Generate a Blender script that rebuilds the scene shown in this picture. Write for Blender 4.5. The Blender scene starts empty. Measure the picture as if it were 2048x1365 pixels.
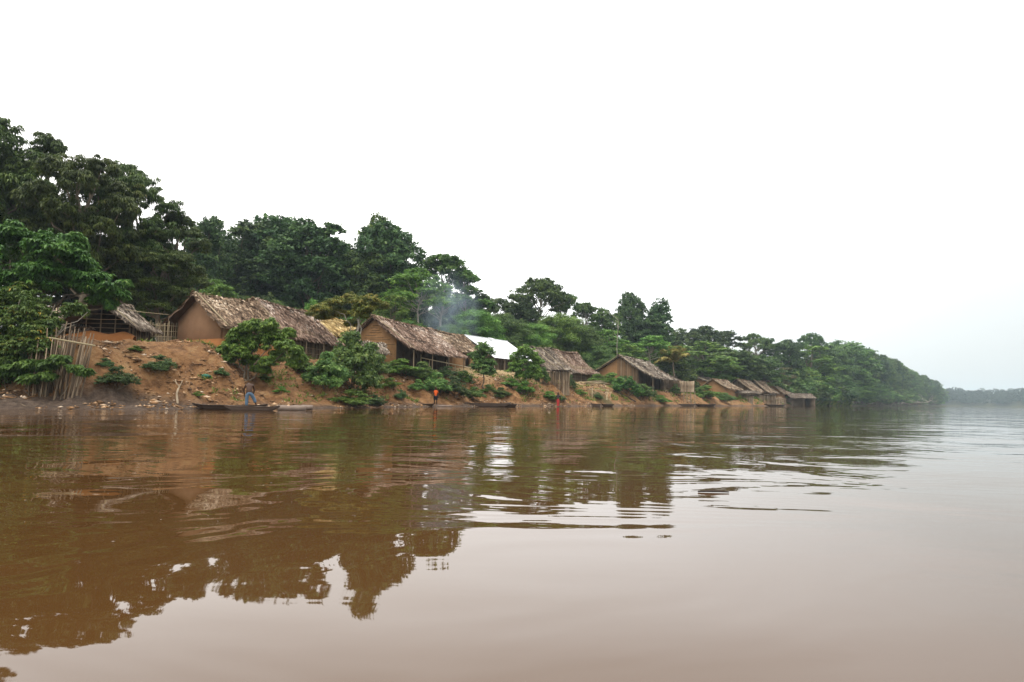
import bpy, math, random
import numpy as np
from mathutils import Vector, Matrix

S = bpy.context.scene
COL = S.collection
R = math.radians
# ------------------------------------------------------------------ camera
F = 1365.0
CAM_Z = 0.88
PITCH, ROLL = R(4.78), R(1.0)
cd = bpy.data.cameras.new("camera")
cam = bpy.data.objects.new("camera", cd)
COL.objects.link(cam)
S.camera = cam
cd.sensor_width = 36.0
cd.lens = 36.0 * F / 2048.0
cd.clip_start = 0.1
cd.clip_end = 9000
CM = Matrix.Rotation(R(90) + PITCH, 3, 'X') @ Matrix.Rotation(ROLL, 3, 'Z')
cam.matrix_world = Matrix.Translation((0, 0, CAM_Z)) @ CM.to_4x4()
# ------------------------------------------------------------------ world, sun, exposure
SUN_EL, SUN_AZ = R(52), R(-60)
w = bpy.data.worlds.new("World")
S.world = w
w.use_nodes = True
nt = w.node_tree
nt.nodes.clear()
N = nt.nodes.new
L = nt.links.new
out = N('ShaderNodeOutputWorld')
bg = N('ShaderNodeBackground')
sky = N('ShaderNodeTexSky')
sky.sky_type = 'NISHITA'
sky.sun_disc = False
sky.sun_elevation = SUN_EL
sky.sun_rotation = SUN_AZ
sky.air_density = 1.0
sky.dust_density = 4.0
sc = N('ShaderNodeVectorMath'); sc.operation = 'SCALE'; sc.inputs['Scale'].default_value = 0.12
L(sky.outputs[0], sc.inputs[0])
# overcast layer: bright cloud deck, dimmer and bluer low over the river on the right (east)
tc = N('ShaderNodeTexCoord')
sep = N('ShaderNodeSeparateXYZ'); L(tc.outputs['Generated'], sep.inputs[0])
mx = N('ShaderNodeMath'); mx.operation = 'MULTIPLY'; mx.inputs[1].default_value = -1.05
L(sep.outputs[0], mx.inputs[0])
mz = N('ShaderNodeMath'); mz.operation = 'MULTIPLY_ADD'; mz.inputs[1].default_value = 2.1
L(sep.outputs[2], mz.inputs[0]); L(mx.outputs[0], mz.inputs[2])
noi = N('ShaderNodeTexNoise'); noi.inputs['Scale'].default_value = 1.7; noi.inputs['Detail'].default_value = 3
mp = N('ShaderNodeMapping'); mp.inputs['Scale'].default_value = (1, 1, 2.5)
L(tc.outputs['Generated'], mp.inputs[0]); L(mp.outputs[0], noi.inputs['Vector'])
ma = N('ShaderNodeMath'); ma.operation = 'MULTIPLY_ADD'; ma.inputs[1].default_value = 0.30
L(noi.outputs[0], ma.inputs[0]); L(mz.outputs[0], ma.inputs[2])
ramp = N('ShaderNodeValToRGB')
el = ramp.color_ramp.elements
el[0].position = 0.0; el[0].color = (0.215, 0.235, 0.236, 1)
el[1].position = 1.0; el[1].color = (1.0, 0.98, 0.95, 1)
e = el.new(0.33); e.color = (0.41, 0.428, 0.424, 1)
e = el.new(0.62); e.color = (0.80, 0.80, 0.79, 1)
mr = N('ShaderNodeMapRange'); mr.inputs[1].default_value = -0.75; mr.inputs[2].default_value = 1.1
L(ma.outputs[0], mr.inputs[0]); L(mr.outputs[0], ramp.inputs[0])
sc2 = N('ShaderNodeVectorMath'); sc2.operation = 'SCALE'; sc2.inputs['Scale'].default_value = 2.4
L(ramp.outputs[0], sc2.inputs[0])
mix = N('ShaderNodeMix'); mix.data_type = 'RGBA'; mix.inputs[0].default_value = 0.9
L(sc.outputs[0], mix.inputs[6]); L(sc2.outputs[0], mix.inputs[7])
L(mix.outputs[2], bg.inputs[0])
bg.inputs[1].default_value = 1.0
L(bg.outputs[0], out.inputs[0])
sd = bpy.data.lights.new("sun", 'SUN')
sd.energy = 1.3; sd.angle = R(20); sd.color = (1, 0.95, 0.87)
so = bpy.data.objects.new("sun", sd); COL.objects.link(so)
sdir = Vector((math.cos(SUN_EL) * math.sin(SUN_AZ * -1) * -1, math.cos(SUN_EL) * math.cos(SUN_AZ) * -1, math.sin(SUN_EL)))
sdir = Vector((-0.25, -0.12, 0.95)).normalized()
sky.sun_elevation = math.asin(sdir.z); sky.sun_rotation = math.atan2(sdir.x, sdir.y)
so.rotation_euler = sdir.to_track_quat('Z', 'Y').to_euler()
S.view_settings.view_transform = 'Standard'
S.view_settings.look = 'None'
S.view_settings.exposure = 0.16
S.view_settings.gamma = 1.0
S.cycles.use_denoising = True
S.cycles.max_bounces = 6
S.cycles.diffuse_bounces = 3
S.cycles.glossy_bounces = 3
S.cycles.transmission_bounces = 3
S.cycles.volume_bounces = 0
S.cycles.volume_step_rate = 2.0

# ------------------------------------------------------------------ helpers
def ray(px, py):
    return (CM @ Vector(((px - 1024) / F, -(py - 682.5) / F, -1))).normalized()
def P(px, py, D):
    d = ray(px, py)
    return Vector((0, 0, CAM_Z)) + d * (D / d.y)
def tag(o, label=None, cat=None, group=None, kind=None):
    if label: o['label'] = label
    if cat: o['category'] = cat
    if group: o['group'] = group
    if kind: o['kind'] = kind
    return o
def empty(name, loc=(0, 0, 0), rz=0.0):
    o = bpy.data.objects.new(name, None)
    o.empty_display_size = 0.3
    COL.objects.link(o); o.location = loc; o.rotation_euler = (0, 0, rz)
    return o
def copy_tree(o, parent=None):
    c = o.copy(); COL.objects.link(c); c.parent = parent
    for ch in list(o.children):
        copy_tree(ch, c)
    return c

class MB:
    """collects polygons and builds one mesh object"""
    def __init__(s):
        s.v = []; s.n = 0; s.f = []; s.ft = []; s.t = []; s.m = []
    def add(s, V, Fc, tint=0.5, mat=0):
        V = np.asarray(V, dtype=np.float64).reshape(-1, 3)
        Fc = np.asarray(Fc, dtype=np.int64)
        k = Fc.shape[1]
        s.v.append(V); s.f.append((Fc + s.n).ravel()); s.ft.append(np.full(len(Fc), k))
        t = np.asarray(tint, dtype=np.float64)
        s.t.append(np.full(len(Fc), float(t)) if t.ndim == 0 else t)
        s.m.append(np.full(len(Fc), mat))
        s.n += len(V)
    def box(s, c, d, M=None, tint=0.5, mat=0):
        x, y, z = [a / 2 for a in d]
        V = np.array([(-x, -y, -z), (x, -y, -z), (x, y, -z), (-x, y, -z), (-x, -y, z), (x, -y, z), (x, y, z), (-x, y, z)])
        if M is not None: V = V @ np.array(M).T
        V = V + np.array(c)
        s.add(V, [(0, 3, 2, 1), (4, 5, 6, 7), (0, 1, 5, 4), (1, 2, 6, 5), (2, 3, 7, 6), (3, 0, 4, 7)], tint, mat)
    def tube(s, pts, rad, seg=6, tint=0.5, mat=0, cap=True):
        pts = np.asarray(pts, dtype=float); n = len(pts)
        rad = np.full(n, rad) if np.isscalar(rad) else np.asarray(rad, float)
        tg = np.gradient(pts, axis=0); tg /= np.linalg.norm(tg, axis=1)[:, None] + 1e-9
        ref = np.array([0.13, 0.21, 0.97]) if abs(tg[0][2]) < 0.9 else np.array([0.95, 0.2, 0.1])
        a = np.cross(tg, ref); a /= np.linalg.norm(a, axis=1)[:, None] + 1e-9
        b = np.cross(tg, a)
        th = np.arange(seg) * 2 * math.pi / seg
        ring = pts[:, None, :] + rad[:, None, None] * (np.cos(th)[None, :, None] * a[:, None, :] + np.sin(th)[None, :, None] * b[:, None, :])
        V = ring.reshape(-1, 3)
        i = np.arange(n - 1)[:, None] * seg; j = np.arange(seg)[None, :]; j2 = (j + 1) % seg
        Fq = np.stack([i + j, i + j2, i + seg + j2, i + seg + j], -1).reshape(-1, 4)
        s.add(V, Fq, tint, mat)
        if cap:
            base = s.n - len(V)
            for k in (0, n - 1):
                c = pts[k]
                s.v.append(c[None, :]); ci = s.n; s.n += 1
                ff = np.stack([np.full(seg, ci), base + k * seg + np.arange(seg), base + k * seg + (np.arange(seg) + 1) % seg], -1)
                s.f.append(ff.ravel()); s.ft.append(np.full(seg, 3)); s.t.append(np.full(seg, float(tint))); s.m.append(np.full(seg, mat))
    def leaves(s, p, ax, sd, Ln, Wd, tint, droop=0.0, mat=0):
        """diamond leaves, p base, ax axis, sd side (arrays)"""
        Ln = np.asarray(Ln)[:, None] if np.ndim(Ln) else Ln
        Wd = np.asarray(Wd)[:, None] if np.ndim(Wd) else Wd
        dz = np.array([0, 0, -1.0]) * droop
        v0 = p; v1 = p + ax * Ln * .45 + sd * Wd * .5; v2 = p + ax * Ln + dz * Ln; v3 = p + ax * Ln * .45 - sd * Wd * .5
        V = np.stack([v0, v1, v2, v3], 1).reshape(-1, 3)
        Fc = np.arange(len(p) * 4).reshape(-1, 4)
        s.add(V, Fc, tint, mat)
    def mesh(s, name, mats, smooth=False):
        me = bpy.data.meshes.new(name)
        V = np.concatenate(s.v); fl = np.concatenate(s.f); ft = np.concatenate(s.ft)
        me.vertices.add(len(V)); me.vertices.foreach_set('co', V.astype(np.float32).ravel())
        me.loops.add(len(fl)); me.loops.foreach_set('vertex_index', fl.astype(np.int32))
        me.polygons.add(len(ft))
        st = np.concatenate([[0], np.cumsum(ft)[:-1]])
        me.polygons.foreach_set('loop_start', st.astype(np.int32))
        me.polygons.foreach_set('material_index', np.concatenate(s.m).astype(np.int32))
        if smooth: me.polygons.foreach_set('use_smooth', np.ones(len(ft), dtype=bool))
        for m in (mats if isinstance(mats, (list, tuple)) else [mats]): me.materials.append(m)
        me.update(calc_edges=True)
        a = me.attributes.new('tint', 'FLOAT', 'FACE')
        a.data.foreach_set('value', np.concatenate(s.t).astype(np.float32))
        me.validate()
        return me
    def build(s, name, mats, parent=None, smooth=False):
        o = bpy.data.objects.new(name, s.mesh(name, mats, smooth))
        COL.objects.link(o); o.parent = parent
        return o

def hash2(ix, iy, seed):
    h = np.sin(ix * 127.1 + iy * 311.7 + seed * 74.7) * 43758.5453
    return h - np.floor(h)
def vnoise(x, y, seed=0):
    ix = np.floor(x); iy = np.floor(y); fx = x - ix; fy = y - iy
    fx = fx * fx * (3 - 2 * fx); fy = fy * fy * (3 - 2 * fy)
    a = hash2(ix, iy, seed); b = hash2(ix + 1, iy, seed); c = hash2(ix, iy + 1, seed); d = hash2(ix + 1, iy + 1, seed)
    return (a * (1 - fx) + b * fx) * (1 - fy) + (c * (1 - fx) + d * fx) * fy
def fbm(x, y, seed=0, oc=4):
    r = 0; a = .5
    for k in range(oc):
        r = r + a * (vnoise(x, y, seed + k) - .5); x = x * 2.03; y = y * 2.03; a *= .5
    return r

# ------------------------------------------------------------------ materials
def mat_new(name):
    m = bpy.data.materials.new(name); m.use_nodes = True
    t = m.node_tree
    return m, t, t.nodes['Principled BSDF']
def ramp_node(t, stops):
    r = t.nodes.new('ShaderNodeValToRGB'); e = r.color_ramp.elements
    while len(e) > 1: e.remove(e[0])
    e[0].position = stops[0][0]; e[0].color = (*stops[0][1], 1)
    for p, c in stops[1:]:
        k = e.new(p); k.color = (*c, 1)
    return r
def foliage(name, stops, transl=0.25, rough=0.5, objvar=0.25):
    m, t, b = mat_new(name)
    at = t.nodes.new('ShaderNodeAttribute'); at.attribute_name = 'tint'
    r = ramp_node(t, stops); t.links.new(at.outputs['Fac'], r.inputs[0])
    oi = t.nodes.new('ShaderNodeObjectInfo')
    hs = t.nodes.new('ShaderNodeHueSaturation')
    v = t.nodes.new('ShaderNodeMapRange'); v.inputs[3].default_value = 1 - objvar; v.inputs[4].default_value = 1 + objvar
    t.links.new(oi.outputs['Random'], v.inputs[0]); t.links.new(v.outputs[0], hs.inputs['Value'])
    h = t.nodes.new('ShaderNodeMapRange'); h.inputs[3].default_value = 0.475; h.inputs[4].default_value = 0.512
    t.links.new(oi.outputs['Random'], h.inputs[0]); t.links.new(h.outputs[0], hs.inputs['Hue'])
    t.links.new(r.outputs[0], hs.inputs['Color'])
    t.links.new(hs.outputs[0], b.inputs['Base Color'])
    b.inputs['Roughness'].default_value = rough
    b.inputs['Specular IOR Level'].default_value = 0.18
    tr = t.nodes.new('ShaderNodeBsdfTranslucent'); t.links.new(hs.outputs[0], tr.inputs[0])
    mx = t.nodes.new('ShaderNodeMixShader'); mx.inputs[0].default_value = transl
    t.links.new(b.outputs[0], mx.inputs[1]); t.links.new(tr.outputs[0], mx.inputs[2])
    t.links.new(mx.outputs[0], t.nodes['Material Output'].inputs[0])
    return m
def rampmat(name, stops, rough=0.8, nscale=6.0, namp=0.5, bump=0.0, bscale=20.0, stretch=(1, 1, 1), spec=0.25, metal=0.0):
    """colour = ramp(tint + noise) in object space, noise bump"""
    m, t, b = mat_new(name)
    at = t.nodes.new('ShaderNodeAttribute'); at.attribute_name = 'tint'
    tc = t.nodes.new('ShaderNodeTexCoord'); mp = t.nodes.new('ShaderNodeMapping'); mp.inputs['Scale'].default_value = stretch
    t.links.new(tc.outputs['Object'], mp.inputs[0])
    n = t.nodes.new('ShaderNodeTexNoise'); n.inputs['Scale'].default_value = nscale; n.inputs['Detail'].default_value = 5; n.inputs['Roughness'].default_value = .65
    t.links.new(mp.outputs[0], n.inputs['Vector'])
    a = t.nodes.new('ShaderNodeMath'); a.operation = 'MULTIPLY_ADD'; a.inputs[1].default_value = namp * 2
    t.links.new(n.outputs[0], a.inputs[0])
    s = t.nodes.new('ShaderNodeMath'); s.operation = 'SUBTRACT'; s.inputs[1].default_value = namp
    t.links.new(at.outputs['Fac'], s.inputs[0]); t.links.new(s.outputs[0], a.inputs[2])
    r = ramp_node(t, stops); t.links.new(a.outputs[0], r.inputs[0]); t.links.new(r.outputs[0], b.inputs['Base Color'])
    b.inputs['Roughness'].default_value = rough; b.inputs['Specular IOR Level'].default_value = spec; b.inputs['Metallic'].default_value = metal
    if bump:
        n2 = t.nodes.new('ShaderNodeTexNoise'); n2.inputs['Scale'].default_value = bscale; n2.inputs['Detail'].default_value = 4
        t.links.new(mp.outputs[0], n2.inputs['Vector'])
        bp = t.nodes.new('ShaderNodeBump'); bp.inputs['Distance'].default_value = bump; bp.inputs['Strength'].default_value = 1
        t.links.new(n2.outputs[0], bp.inputs['Height']); t.links.new(bp.outputs[0], b.inputs['Normal'])
    return m

G = {}
G['mango'] = foliage('mango_leaf', [(0, (0.0198, 0.0384, 0.0096)), (.5, (0.0544, 0.0912, 0.0192)), (.85, (0.1112, 0.1620, 0.0360)), (1, (0.1978, 0.2040, 0.0660))], .25, .5, .15)
G['forest'] = foliage('forest_leaf', [(0, (0.0321, 0.0663, 0.0221)), (.5, (0.0790, 0.1508, 0.0416)), (.9, (0.1634, 0.2613, 0.0637)), (1, (0.2450, 0.3172, 0.0949))], .25, .55, .35)
G['dark'] = foliage('dark_forest_leaf', [(0, (0.0214, 0.0455, 0.0195)), (.5, (0.0522, 0.1014, 0.0351)), (.9, (0.1111, 0.1820, 0.0533)), (1, (0.1634, 0.2223, 0.0793))], .22, .5, .22)
G['light'] = foliage('light_leaf', [(0, (0.0507, 0.1092, 0.0240)), (.5, (0.1125, 0.2196, 0.0408)), (.9, (0.2114, 0.3444, 0.0660)), (1, (0.3016, 0.3948, 0.1020))], .3, .5, .18)
G['bright'] = foliage('broad_leaf', [(0, (0.0204, 0.0550, 0.0132)), (.5, (0.0567, 0.1298, 0.0264)), (.88, (0.1246, 0.2310, 0.0440)), (1, (0.2493, 0.3080, 0.0770))], .3, .45, .12)
G['yellow'] = foliage('yellowing_leaf', [(0, (0.0386, 0.0813, 0.0200)), (.6, (0.0837, 0.1375, 0.0312)), (.86, (0.1545, 0.1875, 0.0400)), (.93, (0.5794, 0.3375, 0.0250)), (1, (0.7081, 0.3750, 0.0375))], .3, .45, .1)
G['rust'] = foliage('rusty_leaf', [(0, (0.0623, 0.0869, 0.0165)), (.5, (0.1382, 0.1606, 0.0297)), (.9, (0.2629, 0.2079, 0.0407)), (1, (0.4419, 0.2277, 0.0539))], .3, .5, .1)
G['brown'] = foliage('dry_leaf', [(0, (0.073, 0.085, 0.030)), (.5, (0.146, 0.140, 0.061)), (1, (0.232, 0.183, 0.085))], .3, .5, .1)
G['palm'] = foliage('palm_leaf', [(0, (.09, .12, .02)), (.5, (.22, .22, .045)), (1, (.42, .34, .10))], .3, .5, .1)
G['grass'] = foliage('grass_leaf', [(0, (0.049, 0.104, 0.018)), (.5, (0.104, 0.183, 0.030)), (.9, (0.195, 0.256, 0.049)), (1, (0.317, 0.281, 0.098))], .3, .5, .15)
G['far'] = foliage('far_wood_leaf', [(0, (.008, .018, .009)), (.5, (.017, .033, .015)), (1, (.034, .055, .022))], .2, .6, .0)
BARK = rampmat('bark', [(0, (.05, .035, .022)), (.5, (.12, .095, .065)), (1, (.22, .18, .13))], .85, 8, .3, .02, 25, (1, 1, .3))
PALE_BARK = rampmat('pale_bark', [(0, (.12, .10, .075)), (.5, (.24, .21, .165)), (1, (.36, .33, .27))], .85, 5, .35, .02, 25, (1, 1, .3))
THATCH = rampmat('leaf_thatch', [(0, (.030, .018, .010)), (.3, (.10, .062, .037)), (.6, (.22, .145, .09)), (.85, (.36, .26, .17)), (1, (.52, .42, .31))], .85, 3, .16, .01, 18)
THATCH_RED = rampmat('reddish_thatch', [(0, (.032, .018, .012)), (.3, (.12, .070, .046)), (.6, (.26, .165, .115)), (.85, (.41, .30, .225)), (1, (.60, .50, .42))], .85, 3, .16, .01, 18)
THATCH_GREY = rampmat('weathered_thatch', [(0, (.03, .022, .016)), (.3, (.10, .075, .055)), (.6, (.20, .155, .115)), (.85, (.33, .27, .21)), (1, (.50, .44, .36))], .85, 3, .16, .01, 18)
THATCH_YEL = rampmat('fresh_thatch', [(0, (.16, .10, .035)), (.4, (.38, .26, .10)), (.8, (.58, .43, .18)), (1, (.70, .56, .30))], .8, 3, .16, .01, 18)
MUD = rampmat('mud_wall', [(0, (.10, .052, .022)), (.35, (.22, .115, .048)), (.65, (.34, .19, .082)), (1, (.44, .28, .14))], .9, 2.2, .28, .02, 9)
MUD_BROWN = rampmat('brown_mud_wall', [(0, (.12, .066, .036)), (.5, (.225, .125, .066)), (1, (.30, .18, .10))], .9, 1.3, .34, .008, 8)
MUD_RED = rampmat('orange_mud_plinth', [(0, (.16, .06, .022)), (.5, (.32, .13, .04)), (1, (.45, .21, .075))], .9, 2.5, .3, .03, 7)
SHADE_DARK = rampmat('shade_darkened_wall', [(0, (.018, .012, .009)), (.5, (.055, .036, .025)), (1, (.13, .085, .055))], .9, 1.8, .35, .02, 8)  # near-black brown: porch and hut interior shade put into the colour
STICK = rampmat('stick', [(0, (.05, .034, .02)), (.4, (.15, .105, .065)), (.75, (.30, .225, .145)), (1, (.46, .37, .26))], .8, 4, .2, .004, 30, (1, 1, .2))
CANE = rampmat('cane', [(0, (.09, .065, .035)), (.4, (.20, .155, .085)), (.75, (.36, .29, .17)), (1, (.50, .42, .28))], .65, 4, .2, .003, 30, (1, 1, .2))
DARKWOOD = rampmat('wet_wood', [(0, (.018, .012, .009)), (.5, (.05, .034, .025)), (1, (.13, .095, .072))], .6, 5, .3, .008, 20, (.3, 1, 1))
GREYWOOD = rampmat('grey_wood', [(0, (.05, .035, .028)), (.5, (.13, .095, .075)), (1, (.26, .20, .16))], .75, 5, .3, .008, 20, (.3, 1, 1))
METAL = rampmat('white_sheet_metal', [(0, (.42, .42, .41)), (.35, (.68, .70, .71)), (1, (.84, .85, .86))], .45, 1.6, .45, .0, 9)

# ------------------------------------------------------------------ shoreline frame: u along the river, v inland
EU = np.array([0.5, 0.8660254]); EV = np.array([-0.8660254, 0.5])
SH = np.array([(-90, 92), (-62, 80), (-21, 60), (.8, 46.6), (9, 38.5), (15.3, 35.2), (19.5, 33.0), (26.3, 32.4), (36.1, 33.4), (49.4, 36.2), (60.9, 36.3),
               (72, 35.2), (94.9, 35.2), (128, 33.0), (160, 30.6), (187, 29.0), (240, 26.2), (362, 19), (600, 0), (850, -27), (1006, -44), (1030, -20), (1045, 60), (1060, 330)])
def v0f(u):
    return np.interp(u, SH[:, 0], SH[:, 1])
def v0s(u):   # smoothed and slightly ragged
    u = np.asarray(u, float)
    k = np.clip(u * .05, 1.2, 9)
    r = (v0f(u - k) + 2 * v0f(u) + v0f(u + k)) / 4
    return r + fbm(u * .35, u * 0 + 3.3, 5, 3) * np.clip(1.6 + u * .004, 1, 3)
def uv(x, y):
    return x * EU[0] + y * EU[1], x * EV[0] + y * EV[1]
def xy(u, v):
    return u * EU[0] + v * EV[0], u * EU[1] + v * EV[1]

# ------------------------------------------------------------------ house table (pixels of the photograph -> real positions)
# near ridge end px, far ridge end px, distance, base py, width
HS = [
 dict(k='H1', a=(400, 590), b=(502, 605), D=50, base=688, W=5.4),
 dict(k='H2', a=(508, 599), b=(624, 628), D=55, base=708, W=4.7),
 dict(k='HY', a=(606, 623), b=(692, 646), D=67, base=700, W=5.0),
 dict(k='HC', a=(668, 642), b=(716, 650), D=80, base=702, W=4.6),
 dict(k='H3', a=(750, 634), b=(862, 660), D=69, base=722, W=5.8),
 dict(k='H4', a=(862, 660), b=(925, 672), D=83, base=735, W=6.2),
 dict(k='H5', a=(932, 671), b=(1012, 683), D=93, base=742, W=6.6),
 dict(k='H6', a=(1048, 692), b=(1098, 698), D=103, base=760, W=6.4),
 dict(k='H7', a=(1108, 699), b=(1152, 705), D=113, base=762, W=6.0),
 dict(k='H8', a=(1240, 712), b=(1292, 722), D=116, base=771, W=8.0),
 dict(k='H9', a=(1306, 750), b=(1356, 755), D=138, base=778, W=4.5),
 dict(k='H10', a=(1392, 754), b=(1432, 757), D=165, base=778, W=6.0),
 dict(k='H11', a=(1426, 759), b=(1454, 762), D=152, base=790, W=5.4),
 dict(k='H12', a=(1474, 759), b=(1506, 763), D=170, base=793, W=5.8),
 dict(k='H13', a=(1508, 761), b=(1531, 764), D=181, base=796, W=5.6),
 dict(k='H14', a=(1536, 762), b=(1558, 765), D=192, base=799, W=5.8),
]
for h in HS:
    p = P(h['a'][0], h['a'][1], h['D'])
    d2 = ray(*h['b'])
    k = (p.z - CAM_Z) / d2.z
    q = Vector((0, 0, CAM_Z)) + d2 * k
    h['p'] = p; h['q'] = q
    dv = Vector((q.x - p.x, q.y - p.y, 0)); h['L'] = dv.length; h['ang'] = math.atan2(dv.y, dv.x)
    h['zb'] = P(h['a'][0], h['base'], h['D']).z
    h['H'] = p.z - h['zb']
    h['u'], h['v'] = uv(p.x, p.y)
HD = {h['k']: h for h in HS}
zc = sorted([(h['u'], h['zb']) for h in HS if h['k'] not in ('HY', 'HC', 'H7', 'H9', 'H10')])
ZPU = np.array([-90, -20, 10, 22] + [c[0] for c in zc] + [230, 300, 500, 1060])
ZPZ = np.array([5, 4.5, 4.0, 3.9] + [c[1] for c in zc] + [1.5, 1.2, 1.4, 1.5])
def zplat(u): return np.interp(u, ZPU, ZPZ)
def wbank(u): return np.interp(u, [0, 22, 32, 45, 60, 80, 100, 200, 1000], [8, 8.5, 9.5, 7.5, 7.5, 6.5, 4.6, 3.6, 4])
def mflat(u): return np.interp(u, [-20, 12, 18, 24, 32, 60], [3.5, 3.5, 3.2, 1.8, .7, .5])
def terrain(x, y):
    x = np.asarray(x, float); y = np.asarray(y, float)
    u, v = uv(x, y); s = v - v0s(u)
    wb = wbank(u); mf = mflat(u) * (1 + .8 * fbm(u * .4, s * 0, 9, 2)); zp = zplat(u)
    t = np.clip((s - mf) / (wb - mf), 0, 1)
    g = fbm(u * .55, s * .18, 21, 4)                      # gullies running down the bank
    tt = np.clip(t + g * .85 * np.sin(np.pi * t), 0, 1)
    prof = np.where(tt < .5, 1.15 * tt, .575 + (tt - .5) * .85)
    prof = prof * prof * (3 - 2 * prof) * .45 + prof * .55
    lf = np.interp(u, [0, 30, 45, 58, 100, 1000], [.97, .97, .85, .70, .78, .8])
    prof = prof * (lf + (1 - lf) * np.clip((s - wb) / 4.0, 0, 1))
    low = np.clip(s, 0, None) * .14
    z = np.minimum(low, mf * .14) + (zp - mf * .14) * prof
    z = z + fbm(x * .9, y * .9, 31, 4) * .7 * np.clip(s / 2, 0, 1) * np.where(t < 1, 1, .25)
    z = z + np.abs(fbm(x * 2.2, y * 2.2, 41, 4)) * .75 * np.clip(s / 1.5, 0, 1) * np.where(t < 1, 1, .3)
    z = z + np.clip(s - wb - 6, 0, 60) * .045 + fbm(x * .03, y * .03, 51, 3) * np.clip((s - 30) / 30, 0, 1) * 4
    z = np.where(s < 0, s * .35, np.maximum(z, .015 + s * .02))
    return z
def T(x, y): return float(terrain(np.array([x]), np.array([y]))[0])
def hit(px, py, D0=24, D1=600):
    d = ray(px, py); n = 3000
    Ds = np.geomspace(D0, D1, n)
    X = d.x / d.y * Ds; Z = CAM_Z + d.z / d.y * Ds
    zt = np.maximum(terrain(X, Ds), 0.0)
    i = int(np.argmax(zt >= Z))
    if zt[i] < Z[i]: i = n - 1
    return Vector((float(X[i]), float(Ds[i]), float(zt[i])))

def shore(px, off=.3):
    d = ray(px, 805); sl = d.x / d.y
    Ds = np.geomspace(28, 900, 3000); u_, v_ = uv(sl * Ds, Ds)
    i = int(np.argmax(v_ - v0s(u_) > off))
    return Vector((float(sl * Ds[i]), float(Ds[i]), T(sl * Ds[i], Ds[i])))
# ground mesh
ua = np.concatenate([np.arange(-88, 8, 2.2), np.arange(8, 85, .28), 85 * np.power(1.0085, np.arange(0, 298))])
ua = ua[ua < 1060]
sa = np.concatenate([[-40, -15, -6, -3, -1.5], np.arange(-.9, 13, .26), 13 + 1.0 * (np.power(1.16, np.arange(0, 29)) - 1) / .16 + .3])
UU, SS = np.meshgrid(ua, sa, indexing='ij')
XX, YY = xy(UU, v0s(UU) + SS)
ZZ = terrain(XX, YY)
nu, ns = UU.shape
idx = np.arange(nu * ns).reshape(nu, ns)
Fq = np.stack([idx[:-1, :-1], idx[1:, :-1], idx[1:, 1:], idx[:-1, 1:]], -1).reshape(-1, 4)
g = MB(); g.add(np.stack([XX, YY, ZZ], -1).reshape(-1, 3), Fq)
GM, t, b = mat_new('laterite_ground')
def nd(tt, typ, **kw):
    n = tt.nodes.new(typ)
    for k, v in kw.items(): setattr(n, k, v)
    return n
at = nd(t, 'ShaderNodeAttribute', attribute_name='mud'); at2 = nd(t, 'ShaderNodeAttribute', attribute_name='veg'); at3 = nd(t, 'ShaderNodeAttribute', attribute_name='sand')
tcn = nd(t, 'ShaderNodeTexCoord')
n1 = nd(t, 'ShaderNodeTexNoise'); n1.inputs['Scale'].default_value = .9; n1.inputs['Detail'].default_value = 8; n1.inputs['Roughness'].default_value = .68
t.links.new(tcn.outputs['Object'], n1.inputs['Vector'])
r1 = ramp_node(t, [(.30, (.085, .042, .018)), (.42, (.20, .098, .040)), (.52, (.31, .160, .066)), (.62, (.38, .22, .098)), (.75, (.47, .32, .17))])
t.links.new(n1.outputs[0], r1.inputs[0])
n2 = nd(t, 'ShaderNodeTexNoise'); n2.inputs['Scale'].default_value = 3.2; n2.inputs['Detail'].default_value = 6; n2.inputs['Roughness'].default_value = .7
t.links.new(tcn.outputs['Object'], n2.inputs['Vector'])
r2 = ramp_node(t, [(.3, (.05, .032, .022)), (.55, (.12, .082, .058)), (.75, (.20, .15, .11))])
t.links.new(n2.outputs[0], r2.inputs[0])
r3 = ramp_node(t, [(.3, (.30, .20, .09)), (.6, (.46, .33, .17))]); t.links.new(n1.outputs[0], r3.inputs[0])
r4 = ramp_node(t, [(.3, (.03, .04, .012)), (.6, (.07, .085, .025)), (.8, (.13, .10, .04))]); t.links.new(n2.outputs[0], r4.inputs[0])
def mixn(tt, f, A, B):
    m = nd(tt, 'ShaderNodeMix', data_type='RGBA')
    tt.links.new(f, m.inputs[0]); tt.links.new(A, m.inputs[6]); tt.links.new(B, m.inputs[7]); return m.outputs[2]
c = mixn(t, at3.outputs['Fac'], r1.outputs[0], r3.outputs[0])
c = mixn(t, at2.outputs['Fac'], c, r4.outputs[0])
c = mixn(t, at.outputs['Fac'], c, r2.outputs[0])
t.links.new(c, b.inputs['Base Color']); b.inputs['Roughness'].default_value = .85; b.inputs['Specular IOR Level'].default_value = .2
n3 = nd(t, 'ShaderNodeTexNoise'); n3.inputs['Scale'].default_value = 2.6; n3.inputs['Detail'].default_value = 9; n3.inputs['Roughness'].default_value = .72
t.links.new(tcn.outputs['Object'], n3.inputs['Vector'])
bp = nd(t, 'ShaderNodeBump'); bp.inputs['Distance'].default_value = .6
t.links.new(n3.outputs[0], bp.inputs['Height']); t.links.new(bp.outputs[0], b.inputs['Normal'])
go = g.build('ground', GM, None, True); tag(go, kind='structure')
def vattr(o, name, vals):
    a = o.data.attributes.new(name, 'FLOAT', 'POINT'); a.data.foreach_set('value', vals.astype(np.float32).ravel())
nz = fbm(XX * .5, YY * .5, 61, 4)
mud = np.clip(1 - (ZZ - np.interp(UU, [20, 30], [.30, .10]) - nz * .6) / .25, 0, 1)
mud = np.maximum(mud, np.clip(1 - (SS - mflat(UU) + .1 - nz * 3) / .8, 0, 1) * np.clip((26 - UU) / 5, 0, 1))
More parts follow.
